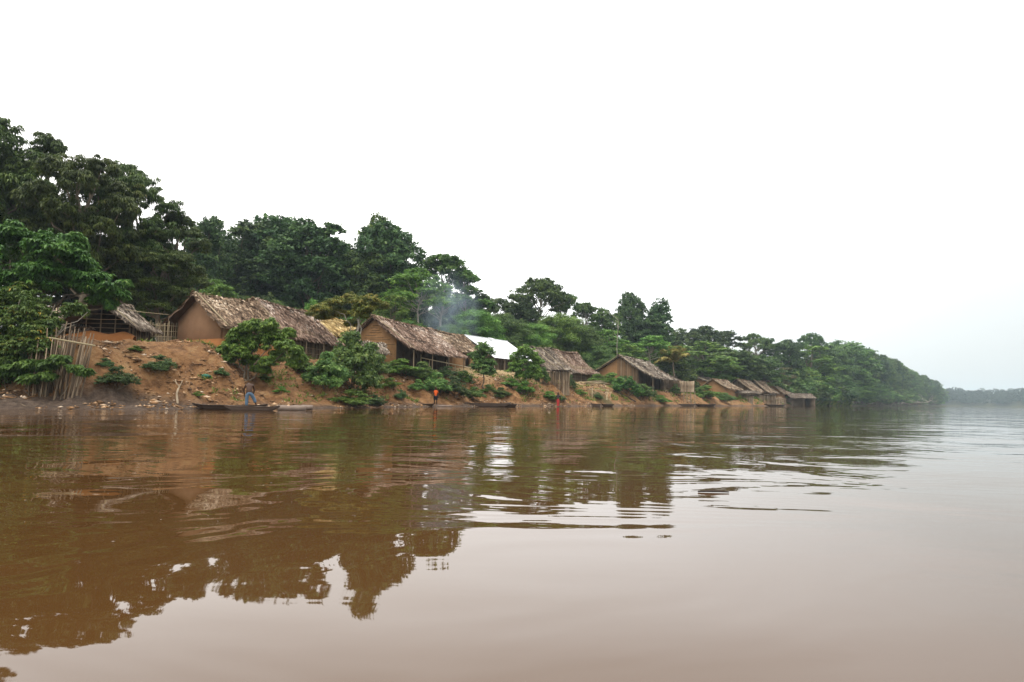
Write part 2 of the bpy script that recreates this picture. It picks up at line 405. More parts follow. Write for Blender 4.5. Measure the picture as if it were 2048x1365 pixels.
sand = np.clip(nz * 4 + .25, 0, 1) * np.clip((SS - 4) / 3, 0, 1) * np.clip((UU - 50) / 10, 0, 1) + np.clip((SS - wbank(UU) + .5) / 2, 0, 1) * np.clip((UU - 48) / 8, 0, 1)
veg = np.clip((SS - 24 - nz * 12) / 5, 0, 1) + np.clip((UU - 205) / 25, 0, 1) * np.clip((nz + .35) * 5, 0, 1)
veg = np.clip(veg + np.clip(fbm(XX * .22, YY * .22, 71, 3) * 6 - .6, 0, 1) * .7 * (UU > 35), 0, 1)
vattr(go, 'mud', np.clip(mud, 0, 1)); vattr(go, 'sand', np.clip(sand, 0, 1)); vattr(go, 'veg', veg)

# far bank across the river bend
rng = np.random.default_rng(77)
fx = np.linspace(-900, 3600, 140); fs = np.array([-60, -10, 0, 8, 25, 60, 140, 260, 420])
def farY(x): return 1130 + 0.08 * (x - 1000) + 40 * np.sin(x * .004) + 25 * np.sin(x * .011 + 1)
def farH(x): return 21 + 7 * np.sin(x * .0032 - 1.2) + 3 * np.sin(x * .013)
FX, FS = np.meshgrid(fx, fs, indexing='ij')
FZ = np.where(FS < 0, FS * .1, farH(FX) * (1 - np.exp(-FS / 90)))
ii = np.arange(FX.size).reshape(FX.shape)
m_ = MB(); m_.add(np.stack([FX, farY(FX) + FS, FZ], -1).reshape(-1, 3), np.stack([ii[:-1, :-1], ii[1:, :-1], ii[1:, 1:], ii[:-1, 1:]], -1).reshape(-1, 4))
FARG = rampmat('far_ground', [(0, (.03, .04, .015)), (1, (.08, .07, .035))], .9, .02, .3)
tag(m_.build('hills', FARG, None, True), kind='structure')

# ------------------------------------------------------------------ water
wm, t, b = mat_new('river_water')
b.inputs['Base Color'].default_value = (.064, .0305, .0095, 1)
b.inputs['Roughness'].default_value = .012
b.inputs['IOR'].default_value = 1.333
tcn = nd(t, 'ShaderNodeTexCoord')
def wnoise(scale, detail, stretch=(1, 1, 1), rough=.5, dist=0.0, loc=(0, 0, 0)):
    mp = nd(t, 'ShaderNodeMapping'); mp.inputs['Scale'].default_value = stretch; mp.inputs['Location'].default_value = loc
    t.links.new(tcn.outputs['Object'], mp.inputs[0])
    n = nd(t, 'ShaderNodeTexNoise'); n.inputs['Scale'].default_value = scale; n.inputs['Detail'].default_value = detail; n.inputs['Roughness'].default_value = rough
    n.inputs['Distortion'].default_value = dist
    t.links.new(mp.outputs[0], n.inputs['Vector']); return n.outputs[0]
def mth(op, a, bb, cc=None):
    m = nd(t, 'ShaderNodeMath', operation=op)
    for i, x in enumerate([a, bb, cc]):
        if x is None: continue
        if isinstance(x, (int, float)): m.inputs[i].default_value = x
        else: t.links.new(x, m.inputs[i])
    return m.outputs[0]
swell = wnoise(.13, 2, (1, 1, 1), .5, .6, (7.0, 3.0, 0))
rip = wnoise(1.05, 3, (.7, 1.3, 1), .5, .4)
fine = wnoise(6.0, 2, (.8, 1.2, 1))
patch = wnoise(.05, 3, (.5, 1.3, 1), .6, .5)
pm = nd(t, 'ShaderNodeMapRange'); pm.inputs[1].default_value = .46; pm.inputs[2].default_value = .64; pm.inputs[3].default_value = .10; pm.inputs[4].default_value = 1
t.links.new(patch, pm.inputs[0])
# the open reach is ruffled, the sheltered water by the boat is calm
sx = nd(t, 'ShaderNodeSeparateXYZ'); t.links.new(tcn.outputs['Object'], sx.inputs[0])
dm = nd(t, 'ShaderNodeMapRange'); dm.inputs[1].default_value = 5; dm.inputs[2].default_value = 28; dm.inputs[3].default_value = .4; dm.inputs[4].default_value = 1
t.links.new(sx.outputs[1], dm.inputs[0])
hh = mth('MULTIPLY', mth('MULTIPLY', rip, .024), mth('MULTIPLY', pm.outputs[0], dm.outputs[0]))
hh = mth('ADD', hh, mth('MULTIPLY', mth('MULTIPLY', fine, .0012), mth('MULTIPLY', pm.outputs[0], dm.outputs[0])))
rip2 = wnoise(2.8, 2, (.45, 1.7, 1), .5, .3)
hh = mth('ADD', hh, mth('MULTIPLY', mth('MULTIPLY', rip2, .009), mth('MULTIPLY', pm.outputs[0], dm.outputs[0])))
chop = wnoise(.42, 3, (.8, 1.15, 1), .55, .8)
hh = mth('ADD', hh, mth('MULTIPLY', chop, .034))
hh = mth('ADD', hh, mth('MULTIPLY', swell, .085))
bp = nd(t, 'ShaderNodeBump'); bp.inputs['Distance'].default_value = 1.0
t.links.new(hh, bp.inputs['Height']); t.links.new(bp.outputs[0], b.inputs['Normal'])
m_ = MB()
ys = np.array([-400, -100, -20, 0, 20, 60, 150, 400, 1000, 3800.]); xs = np.array([-3800, -1000, -300, -80, 0, 80, 300, 1000, 3800.])
WX, WY = np.meshgrid(xs, ys, indexing='ij'); ii = np.arange(WX.size).reshape(WX.shape)
m_.add(np.stack([WX, WY, WX * 0], -1).reshape(-1, 3), np.stack([ii[:-1, :-1], ii[1:, :-1], ii[1:, 1:], ii[:-1, 1:]], -1).reshape(-1, 4))
tag(m_.build('river', wm), kind='structure')

# ------------------------------------------------------------------ trees
UP = np.array([0, 0, 1.0])
def unit(a): return a / (np.linalg.norm(a, axis=-1, keepdims=True) + 1e-9)
def puff(mb, rng, c, r, nc, nl, Ln, Wd, sig=.16, droop=.3, lowcut=-.45, tb=0.0, rosette=0, mat=0):
    c = np.array(c, float); r = np.array(r, float)
    d = unit(rng.normal(size=(nc * 3, 3))); d = d[d[:, 2] > lowcut][:nc]; nc = len(d)
    rr = .58 + .45 * rng.random(nc) + (rng.random(nc) < .16) * .26
    cc = c + d * r * rr[:, None]
    ct = rng.random(nc)
    k = np.repeat(np.arange(nc), nl)
    p = cc[k] + rng.normal(size=(len(k), 3)) * sig * r.mean() * np.array([1, 1, .55])
    outw = unit((p - c) / r)
    if rosette:
        az = rng.random(len(k)) * 6.283
        kk = np.repeat(np.arange(len(k)), rosette); a2 = az[kk] + np.tile(np.arange(rosette) * 6.283 / rosette, len(k)) + rng.normal(size=len(kk)) * .25
        ax = unit(np.stack([np.cos(a2), np.sin(a2), -.15 - droop * rng.random(len(kk))], -1) + outw[kk] * .3)
        sd = unit(np.cross(ax, UP) + rng.normal(size=ax.shape) * .15)
        tt = np.clip(ct[k][kk] * .45 + rng.random(len(k))[kk] * .25 + rng.random(len(kk)) * .32 + tb, 0, 1)
        mb.leaves(p[kk], ax, sd, Ln * (.7 + .6 * rng.random(len(kk))), Wd * (.7 + .6 * rng.random(len(kk))), tt, droop * .5, mat)
    else:
        nrm = unit(outw * .7 + UP * .7 + rng.normal(size=p.shape) * .55)
        ax = unit(rng.normal(size=p.shape) * np.array([1, 1, .4]) + outw * .5 - UP * droop)
        sd = unit(np.cross(ax, nrm))
        tt = np.clip(ct[k] * .62 + rng.random(len(k)) * .38 + tb, 0, 1)
        mb.leaves(p, ax, sd, Ln * (.6 + .8 * rng.random(len(k))), Wd * (.6 + .8 * rng.random(len(k))), tt, 0.1, mat)

def limb(mb, rng, p0, p1, r0, r1, n=5, wob=.06, seg=6, tint=.5):
    p0 = np.array(p0, float); p1 = np.array(p1, float); l = np.linalg.norm(p1 - p0)
    tt = np.linspace(0, 1, n)[:, None]
    pts = p0 + (p1 - p0) * tt
    pts[1:-1] += rng.normal(size=(n - 2, 3)) * wob * l
    mb.tube(pts, np.linspace(r0, r1, n), seg, tint)
    return pts

NOM_H = 20.0
def tree_proto(kind, seed, leafmat, barkmat=None, Ln=.55, Wd=.34, npuff=16, nc=26, nl=34, cR=6.0, c0=.25, pr=(.22, .38), flat=.75, name='forest_tree', droop=.3, rosette=0, sig=.14, trunk_r=.32, H=NOM_H, tb=0.0, lean=0.0):
    rng = np.random.default_rng(seed)
    root = empty(name)
    cr = MB(); tr = MB()
    ch = H * (1 - c0) / 2; cz = H * c0 + ch
    cen = []
    if kind == 'dome' or kind == 'tall':
        for i in range(npuff):
            a = i * 2.39996 + rng.random() * .6; q = (i + .5) / npuff
            zz = 1 - 1.75 * q if kind == 'dome' else 1 - 1.9 * q
            rad = math.sqrt(max(0, 1 - zz * zz)) * (.62 + .3 * rng.random())
            if kind == 'tall': rad *= .85
            rs = cR * rng.uniform(*pr)
            cen.append((math.cos(a) * rad * (cR - rs * .6), math.sin(a) * rad * (cR - rs * .6), cz + zz * (ch - rs * flat) * (.92 + .12 * rng.random()), rs))
        for i in range(max(3, npuff // 4)):
            a = rng.random() * 6.28; cen.append((math.cos(a) * cR * .25, math.sin(a) * cR * .25, cz + rng.uniform(-.3, .5) * ch, cR * pr[1]))
    elif kind == 'umbrella':
        for i in range(npuff):
            a = i * 2.39996 + rng.random() * .5; q = math.sqrt((i + .5) / npuff)
            rs = cR * rng.uniform(*pr)
            cen.append((math.cos(a) * q * (cR - rs * .4), math.sin(a) * q * (cR - rs * .4), H * (1 - .02) - rs * flat - (q ** 2) * ch * 1.1 - rng.random() * ch * .5, rs))
    elif kind == 'open':     # open crown with sky gaps, puffs at limb ends
        for i in range(npuff):
            a = i * 2.39996 + rng.random(); zz = rng.uniform(-.85, .95); rad = math.sqrt(max(.1, 1 - zz * zz)) * rng.uniform(.4, 1)
            rs = cR * rng.uniform(*pr)
            cen.append((math.cos(a) * rad * (cR - rs * .5), math.sin(a) * rad * (cR - rs * .5), cz + zz * (ch - rs * flat), rs))
        cen[0] = (0, 0, H - cen[0][3] * flat, cen[0][3])
    elif kind == 'shrub':
        for i in range(npuff):
            a = i * 2.39996 + rng.random(); q = math.sqrt((i + .5) / npuff)
            rs = cR * rng.uniform(*pr)
            cen.append((math.cos(a) * q * (cR - rs * .7), math.sin(a) * q * (cR - rs * .7), H * (.15 + (.82 - .55 * q * q) * rng.uniform(.45, 1)) - rs * flat * .5, rs))
        cen[0] = (0, 0, H - cen[0][3] * flat, cen[0][3])
    for (x, y, z, rs) in cen:
        puff(cr, rng, (x, y, z), (rs, rs, rs * flat), nc, nl, Ln, Wd, sig, droop, -.5, tb, rosette)
    if kind == 'shrub':
        for (x, y, z, rs) in cen:
            b0 = (rng.normal() * cR * .1, rng.normal() * cR * .1, -.5)
            limb(tr, rng, b0, (x, y, z), trunk_r, trunk_r * .35, 5, .06, 5, rng.random())
    else:
        fork = H * c0 * .9 if kind != 'open' else H * c0 * .8
        top = (lean * H * .1, 0, fork)
        tp = limb(tr, rng, (0, 0, -1.5), top, trunk_r * 1.25, trunk_r * .85, 6, .015, 9, .6)
        up = limb(tr, rng, top, (rng.normal() * .3, rng.normal() * .3, H * .88), trunk_r * .8, trunk_r * .15, 6, .03, 6, .6)
        for (x, y, z, rs) in cen:
            f = min(.95, max(0, (z - rs - fork) / max(.1, (H * .88 - fork)) * .6)); j = f * 5; i0 = int(j); st = up[i0] + (up[min(5, i0 + 1)] - up[i0]) * (j - i0)
            limb(tr, rng, st, (x, y, z - rs * .1), trunk_r * .42, trunk_r * .08, 5, .05, 5, .55)
    tr.build('trunk', barkmat or BARK, root, True)
    co = cr.build('crown', leafmat, root)
    # true extents for exact placement
    V = np.concatenate(cr.v)
    root['_w'] = float(np.percentile(np.abs(V[:, :2]), 98.5)); root['_h'] = float(np.percentile(V[:, 2], 99.6))
    return root
class Proto:
    def __init__(s, *a, **k):
        s.o = tree_proto(*a, **k); s.w = s.o['_w']; s.h = s.o['_h']; del s.o['_w']; del s.o['_h']; s.used = False
    def place(s, loc, w, h, rz, label, cat, group=None):
        if s.used: o = copy_tree(s.o)
        else: o = s.o; s.used = True
        o.location = loc; o.rotation_euler = (0, 0, rz)
        o.scale = (w / (2 * s.w), w / (2 * s.w), h / s.h)
        o['label'] = label; o['category'] = cat
        if group: o['group'] = group
        elif 'group' in o: del o['group']
        return o
PR = {}
PR['mangoA'] = Proto('dome', 1, G['mango'], Ln=.42, Wd=.11, npuff=26, nc=36, nl=12, rosette=5, cR=6.5, c0=.12, pr=(.2, .34), droop=.9, name='mango_tree', sig=.12, trunk_r=.45)
PR['mangoB'] = Proto('dome', 2, G['mango'], Ln=.42, Wd=.11, npuff=22, nc=34, nl=11, rosette=5, cR=6.0, c0=.2, pr=(.18, .32), droop=.9, name='mango_tree', sig=.12, trunk_r=.4)
PR['mangoC'] = Proto('open', 3, G['mango'], Ln=.40, Wd=.11, npuff=17, nc=34, nl=10, rosette=5, cR=5.0, c0=.4, pr=(.16, .3), droop=.8, name='mango_tree', sig=.14, trunk_r=.35)
PR['domeA'] = Proto('dome', 11, G['dark'], Ln=.50, Wd=.30, npuff=20, nc=34, nl=32, cR=6.5, c0=.22, flat=.7)
PR['domeB'] = Proto('dome', 12, G['dark'], Ln=.50, Wd=.30, npuff=16, nc=32, nl=30, cR=6.0, c0=.35, flat=.6, pr=(.28, .44))
PR['domeC'] = Proto('dome', 13, G['forest'], Ln=.50, Wd=.30, npuff=18, nc=32, nl=30, cR=6.0, c0=.18, flat=.75)
PR['domeD'] = Proto('dome', 14, G['forest'], Ln=.5, Wd=.32, npuff=22, nc=28, nl=26, cR=7, c0=.10, flat=.65, pr=(.2, .34))
PR['openA'] = Proto('open', 15, G['forest'], PALE_BARK, Ln=.46, Wd=.28, npuff=17, nc=24, nl=26, cR=5.5, c0=.45, flat=.5, pr=(.2, .34), trunk_r=.3)
PR['openB'] = Proto('open', 16, G['dark'], PALE_BARK, Ln=.46, Wd=.28, npuff=14, nc=24, nl=26, cR=5, c0=.5, flat=.45, pr=(.2, .36), trunk_r=.28)
PR['umbA'] = Proto('umbrella', 17, G['forest'], PALE_BARK, Ln=.45, Wd=.28, npuff=17, nc=26, nl=26, cR=7, c0=.62, flat=.32, pr=(.2, .32), trunk_r=.3)
PR['umbB'] = Proto('umbrella', 18, G['dark'], PALE_BARK, Ln=.45, Wd=.28, npuff=13, nc=24, nl=26, cR=6, c0=.7, flat=.35, pr=(.22, .36), trunk_r=.26)
PR['lightA'] = Proto('umbrella', 19, G['light'], PALE_BARK, Ln=.42, Wd=.26, npuff=18, nc=26, nl=26, cR=6, c0=.45, flat=.35, pr=(.2, .34), trunk_r=.2)
PR['lightB'] = Proto('dome', 20, G['light'], Ln=.45, Wd=.28, npuff=18, nc=26, nl=26, cR=6, c0=.1, flat=.6, pr=(.22, .36))
PR['bamboo'] = Proto('dome', 21, G['light'], Ln=.60, Wd=.11, npuff=24, nc=40, nl=34, cR=6.5, c0=.05, flat=.8, pr=(.2, .3), name='bamboo_clump', droop=.9, sig=.22, trunk_r=.12)
PR['bambooB'] = Proto('dome', 22, G['forest'], Ln=.60, Wd=.12, npuff=22, nc=38, nl=32, cR=6.5, c0=.05, flat=.9, pr=(.22, .32), name='bamboo_clump', droop=.9, sig=.22, trunk_r=.12)
PR['col'] = Proto('tall', 23, G['dark'], Ln=.5, Wd=.3, npuff=18, nc=28, nl=28, cR=4, c0=.08, flat=1.0, pr=(.35, .5), name='vine_covered_tree')
PR['rustT'] = Proto('dome', 24, G['brown'], Ln=.4, Wd=.22, npuff=14, nc=22, nl=20, cR=6, c0=.2, flat=.5, pr=(.2, .34), trunk_r=.25)
PR['shrubD'] = Proto('shrub', 25, G['dark'], Ln=.9, Wd=.45, npuff=12, nc=30, nl=28, cR=10, H=16, pr=(.3, .45), flat=.7, name='shrub', trunk_r=.2, tb=.1)
PR['shrubG'] = Proto('shrub', 26, G['forest'], Ln=1.0, Wd=.5, npuff=14, nc=34, nl=26, cR=10, H=16, pr=(.26, .42), flat=.7, name='shrub', trunk_r=.2, tb=.12)
PR['shrubL'] = Proto('shrub', 27, G['light'], Ln=1.0, Wd=.5, npuff=13, nc=30, nl=24, cR=10, H=16, pr=(.24, .4), flat=.6, name='shrub', trunk_r=.2)
PR['shrubB'] = Proto('shrub', 28, G['bright'], Ln=1.1, Wd=.6, npuff=13, nc=26, nl=22, cR=10, H=16, pr=(.24, .4), flat=.6, name='shrub', trunk_r=.2)

def put(kind, px, py, D, wpx, label, cat='tree', group=None, rz=None, hmin=2.0):
    """a plant whose top is seen at (px,py), standing at distance D"""
    for _ in range(80):
        p = P(px, py, D); u_, v_ = uv(p.x, p.y)
        if v_ - float(v0s(u_)) > 3.5: break
        D *= 1.02; wpx /= 1.01
    z = T(p.x, p.y)
    z = max(z, 0)
    h = max(hmin, p.z - z)
    return PR[kind].place((p.x, p.y, z - .1), wpx * D / F, h, (px * 1.7 + D) % 6.28 if rz is None else rz, label, cat, group)
AUTO = []
def auto(o, px, base, marks):
    AUTO.append((o, px, base, marks))
KW = dict(domeA='dark domed', domeB='dark tiered', domeC='mid green rounded', domeD='wide bushy', col='vine covered', lightB='light green bushy', openA='open crowned', bambooB='feathery', shrubG='green leafy', shrubD='dark', shrubL='light green', lightA='light layered')
M_VIL = [(0, 450, 'the brown gable house'), (450, 650, 'the stick-walled house'), (650, 760, 'the olive flat-topped tree'), (760, 865, 'the ochre house'), (865, 935, 'the open-doorway house'), (935, 1045, 'the white metal roof'), (1045, 1105, 'the patched grey thatch'), (1105, 1190, 'the sagging brown thatch'), (1190, 1335, 'the wide gabled house'), (1335, 1420, 'the yellow palm and stilt cabins'), (1420, 1570, 'the far cluster of huts'), (1570, 3000, 'the dark open shed')]
M_PT = [(0, 1640, 'the last huts'), (1640, 1755, 'the bright river grass'), (1755, 1850, 'the bleached fallen tree'), (1850, 3000, 'the tip of the point')]
ORD = ['', 'second from left ', 'third from left ', 'fourth from left ', 'fifth from left ', 'sixth from left ', 'seventh from left ', 'eighth from left ', 'ninth from left ', 'tenth from left ', 'eleventh from left ', 'twelfth from left ', 'thirteenth from left ', 'fourteenth from left ']
def run_auto():
    d = {}
    for o, px, base, marks in AUTO:
        mk = [m[2] for m in marks if m[0] <= px < m[1]][0]
        d.setdefault((base, mk), []).append((px, o))
    for (base, mk), l in d.items():
        l.sort(key=lambda t: t[0])
        for i, (px, o) in enumerate(l):
            pre = 'leftmost ' if (i == 0 and len(l) > 1) else ('' if i == 0 else ('rightmost ' if i == len(l) - 1 else ORD[min(i, 13)]))
            o['label'] = pre + base + ' ' + mk
random.seed(4)
put('mangoA', -40, 236, 56, 300, 'tallest dark mango tree at the left frame edge, its rounded top highest of all')
put('mangoC', 92, 268, 58, 150, 'thin upright mango crown with sky gaps, just right of the tallest mango tree')
put('mangoB', 180, 318, 55, 200, 'dense dark mango tree with a domed twin-like top behind the leafy broadleaf tree')
put('mangoA', 262, 328, 60, 190, 'dark mango tree whose right flank stands against the sky above the small left hut', rz=2.2)
put('mangoC', 352, 424, 62, 140, 'smaller mango tree with loose twigs against the sky above the brown gable house')
put('mangoB', 330, 500, 58, 150, 'low drooping mango tree behind the brown gable house, under the taller mango trees', rz=1)
put('mangoB', 40, 390, 66, 260, 'shadowed mango tree filling the gap behind the leafy broadleaf tree', rz=3.4)
put('mangoB', 145, 470, 72, 220, 'dark mango tree deep in shade behind the small left hut', rz=5)
FG = [
 ('domeB', 415, 436, 92, 100, 'narrow dark forest tree rising between the last mango tree and the rounded forest crowns'),
 ('domeA', 505, 448, 108, 150, 'rounded dark forest tree, first of the three broad crowns above the long thatched house'),
 ('domeB', 560, 434, 112, 170, 'broad dark forest tree, middle and highest of the three crowns above the long thatched house'),
 ('domeA', 628, 448, 104, 170, 'rounded dark forest tree, third of the three crowns, above the fresh yellow thatch'),
 ('domeB', 690, 488, 112, 120, 'dark forest tree filling the dip before the tall emergent crown'),
 ('domeC', 725, 500, 106, 110, 'lower leafy tree left of the tall emergent tree'),
 ('domeC', 768, 434, 116, 104, 'tall emergent tree with a feathery broken top, highest in the middle of the wood'),
 ('domeB', 780, 450, 110, 130, 'dense crown directly below and right of the feathery emergent top'),
 ('lightA', 840, 538, 100, 150, 'light green layered tree with a pale forked trunk behind the railed thatched house'),
 ('openA', 884, 510, 118, 120, 'open crowned tree standing in the bluish smoke'),
 ('openA', 930, 540, 120, 100, 'wispy tree on the right edge of the smoke, sloping down to the bamboo'),
 ('openB', 965, 588, 122, 80, 'small tree at the notch of the skyline above the white roof'),
 ('umbB', 1000, 596, 135, 80, 'small flat topped tree left of the big umbrella crown'),
 ('domeB', 1045, 604, 138, 90, 'low round tree under the left side of the umbrella crown'),
 ('umbA', 1080, 556, 142, 130, 'big umbrella crowned tree on a tall pale trunk above the white roof'),
 ('openA', 1122, 586, 148, 90, 'leaning open crown right of the big umbrella tree'),
 ('openA', 1172, 606, 160, 70, 'leafy tree beyond the sky gap, right of the umbrella tree'),
 ('domeC', 1212, 618, 158, 80, 'medium green tree between the sky gap and the dark tufted tree'),
 ('domeB', 1262, 586, 168, 62, 'tall dark tufted tree standing clear of the skyline above the long grey-roofed house'),
 ('col', 1318, 600, 170, 52, 'slim vine covered tree with a side branch, right of the tufted tree'),
 ('domeA', 1290, 634, 168, 90, 'dark crown joining the tufted tree and the vine covered tree'),
 ('domeC', 1365, 658, 205, 70, 'hazy low crown just right of the drop in the skyline'),
 ('domeB', 1412, 654, 210, 80, 'rounded greyish forest tree above the yellow palm'),
 ('openB', 1455, 662, 215, 74, 'soft grey-green crown next in line after the one above the yellow palm'),
 ('umbA', 1512, 668, 225, 66, 'flat topped tree with the sky showing under its crown, above the far huts'),
 ('openB', 1542, 677, 228, 40, 'small pointed crown beside the flat topped tree'),
 ('domeB', 1575, 680, 225, 66, 'dark domed tree above the last thatched huts'),
 ('umbB', 1622, 666, 245, 52, 'upright tree with spiky layered boughs topping the right end of the wood'),
 ('domeA', 1640, 690, 235, 70, 'dark crown under the spiky layered tree'),
 ('domeD', 1690, 684, 262, 120, 'broad dark tree where the wood starts sloping down to the river'),
]
for a in FG: put(*a[:5], a[5])
MID = [
 ('bamboo', 955, 622, 112, 110, 'feathery bamboo clump just right of the smoke'), ('bambooB', 1010, 628, 118, 110, 'darker feathery bamboo clump behind the white roof'),
 ('bamboo', 1060, 648, 120, 100, 'pale feathery bamboo clump behind the patched grey thatch'), ('bamboo', 1120, 630, 128, 110, 'tall feathery bamboo clump below the leaning open crown'),
 ('bambooB', 1165, 652, 130, 100, 'bamboo clump left of the house with the wide gable'), ('bamboo', 905, 650, 108, 80, 'low bamboo clump in the foot of the smoke'),
 ('lightB', 1215, 660, 135, 100, 'bushy light green tree with a thin dead stem before it'), ('lightA', 1300, 672, 138, 110, 'layered light green tree behind the house with the wide gable'),
 ('lightB', 1255, 690, 132, 90, 'low leafy tree behind the ridge of the wide gabled house'), ('domeD', 1340, 700, 150, 90, 'dark bushy tree around the yellow palm'),
 ('lightB', 1405, 684, 172, 130, 'big rounded light green tree right of the yellow palm'), ('domeC', 1470, 700, 185, 110, 'mid green tree over the row of far huts'),
 ('lightA', 1440, 716, 175, 90, 'sloping light green tree behind the first far hut'), ('domeD', 1520, 712, 195, 90, 'dark undergrowth tree behind the far huts'),
 ('rustT', 1552, 728, 214, 66, 'brownish round tree standing just behind the last hut'), ('lightB', 1622, 692, 236, 110, 'yellow-green leafy tree beside the dark open shed'),
 ('domeC', 1590, 735, 226, 60, 'blue-green tree above the dark open shed'), ('lightA', 440, 560, 78, 90, 'light green sprays of a young tree above the brown gable house ridge'),
 ('domeC', 330, 580, 70, 120, 'green thicket tree behind the cane fence'), ('domeD', 275, 560, 76, 120, 'leafy thicket tree right of the small left hut'),
 ('lightB', 790, 590, 92, 80, 'green tree with flat sprays rising behind the railed thatched house'), ('domeC', 820, 640, 90, 80, 'low green tree hugging the ridge of the railed thatched house'),
 ('lightB', 1090, 690, 116, 60, 'bushy green crown peeping over the patched grey thatch'), ('bambooB', 1195, 690, 126, 70, 'dark bamboo clump beside the sagging brown thatch'),
]
for a in MID: put(*a[:5], a[5])
# wood behind: fills the gaps under the skyline
SKY = np.array([(250, 470), (400, 480), (500, 500), (620, 500), (700, 530), (780, 530), (850, 575), (930, 590), (1000, 628), (1100, 630), (1200, 640), (1300, 650), (1400, 680), (1500, 692), (1600, 700), (1700, 705)])
rf = random.Random(9)
kinds = ['domeA', 'domeB', 'domeC', 'domeD', 'col']
for i in range(64):
    px = 270 + (1690 - 270) * (i + rf.random()) / 64
    D = np.interp(px, [250, 700, 1100, 1400, 1700], [98, 125, 150, 200, 260]) * rf.uniform(.9, 1.25)
    py = np.interp(px, SKY[:, 0], SKY[:, 1]) + rf.uniform(8, 60)
    kd = rf.choice(kinds)
    o = put(kd, px, py, D, rf.uniform(70, 110) * 110 / D * (1 if px < 900 else 1.15), 'x', 'tree', 'trees filling the wood behind the village')
    auto(o, px, KW[kd] + ' tree deep in the wood behind', M_VIL)
for i in range(44):
    px = 260 + (1660 - 260) * (i + rf.random()) / 44
    hx = np.interp(px, [250, 640, 860, 1060, 1300, 1660], [62, 86, 100, 118, 148, 222])
    py = np.interp(px, [250, 400, 700, 900, 1100, 1300, 1450, 1660], [600, 585, 620, 655, 690, 715, 742, 765]) + rf.uniform(-12, 14)
    kd = rf.choice(['shrubG', 'shrubD', 'domeC', 'shrubL', 'bambooB'])
    o = put(kd, px, py, hx * rf.uniform(1.0, 1.1), rf.uniform(50, 80), 'x', 'bush', 'undergrowth bushes behind the roofs')
    auto(o, px, KW[kd] + ' undergrowth bush close behind', M_VIL)
# headland running away to the right
for i in range(46):
    q = (i + rf.random() * .8) / 46
    px = 1660 + (1899 - 1660) * q
    ytop = np.interp(px, [1660, 1720, 1750, 1800, 1840, 1870, 1893], [690, 692, 708, 727, 748, 764, 786])
    hor = 796 + (px - 1024) * .01745
    D = 24.5 * F / (hor - ytop + rf.uniform(0, 4)) * rf.uniform(.82, 1.0)
    # keep on land
    for _ in range(60):
        p = P(px, ytop, D); uu, vv = uv(p.x, p.y)
        if vv - float(v0s(uu)) > 4: break
        D *= 1.02
    kd = rf.choice(['domeD', 'domeC', 'lightB', 'domeA', 'openA', 'openB', 'bambooB'])
    o = put(kd, px, ytop + rf.uniform(-2, 6), D, rf.uniform(11, 17) * F / D, 'x', 'tree', 'trees of the wooded point')
    auto(o, px, KW.get(kd, 'sparse') + ' tree on the wooded slope above', M_PT)
ul = 150.0
for i in range(58):   # low growth hanging over the water along the point
    uu = 238 * (1000 / 238) ** (((i + rf.random() * .6) / 58) ** 1.25)
    s_ = rf.uniform(.4, 4) + uu * .003
    x, y = xy(uu, float(v0s(uu)) + s_)
    hgt = rf.uniform(5, 10) * (1 + uu / 1600)
    kd = rf.choice(['shrubG', 'shrubL', 'shrubD', 'lightB', 'domeD'])
    o = PR[kd].place((x, y, T(x, y) - .3), hgt * rf.uniform(1.1, 1.8), hgt, rf.random() * 6, 'x', 'bush', 'waterside bushes along the wooded point')
    auto(o, 1024 + x / y * F, KW[kd] + ' waterside bush at the edge by', M_PT)

run_auto()
# far wood on the other bank, one mass
m_ = MB(); rng = np.random.default_rng(5)
nF = 2600
X = rng.uniform(400, 2300, nF); s_ = np.abs(rng.normal(size=nF)) * 70 + 3
Hh = rng.uniform(12, 17, nF) * (1 + (rng.random(nF) < .015) * .5)
gz = farH(X) * (1 - np.exp(-s_ / 90))
Rr = rng.uniform(5, 9, nF)
nL = 90
k = np.repeat(np.arange(nF), nL)
d = unit(rng.normal(size=(len(k), 3))); d[:, 2] = np.abs(d[:, 2]) * 1.0 - .25
cc = np.stack([X, farY(X) + s_, gz], -1)
pp = cc[k] + d * np.stack([Rr[k], Rr[k], Hh[k] * .55], -1) * rng.uniform(.8, 1.05, len(k))[:, None] + np.stack([k * 0, k * 0, Hh[k] * .45], -1)
nr = unit(d + UP * .6 + rng.normal(size=d.shape) * .4); ax = unit(np.cross(nr, rng.normal(size=d.shape))); sd = np.cross(ax, nr)
m_.leaves(pp, ax, sd, 2.5, 2.2, np.clip(.5 * rng.random(nF)[k] + .5 * rng.random(len(k)), 0, 1))
tag(m_.build('far_wood', G['far']), 'hazy wooded bank across the river at the far right', 'wood', kind='stuff')

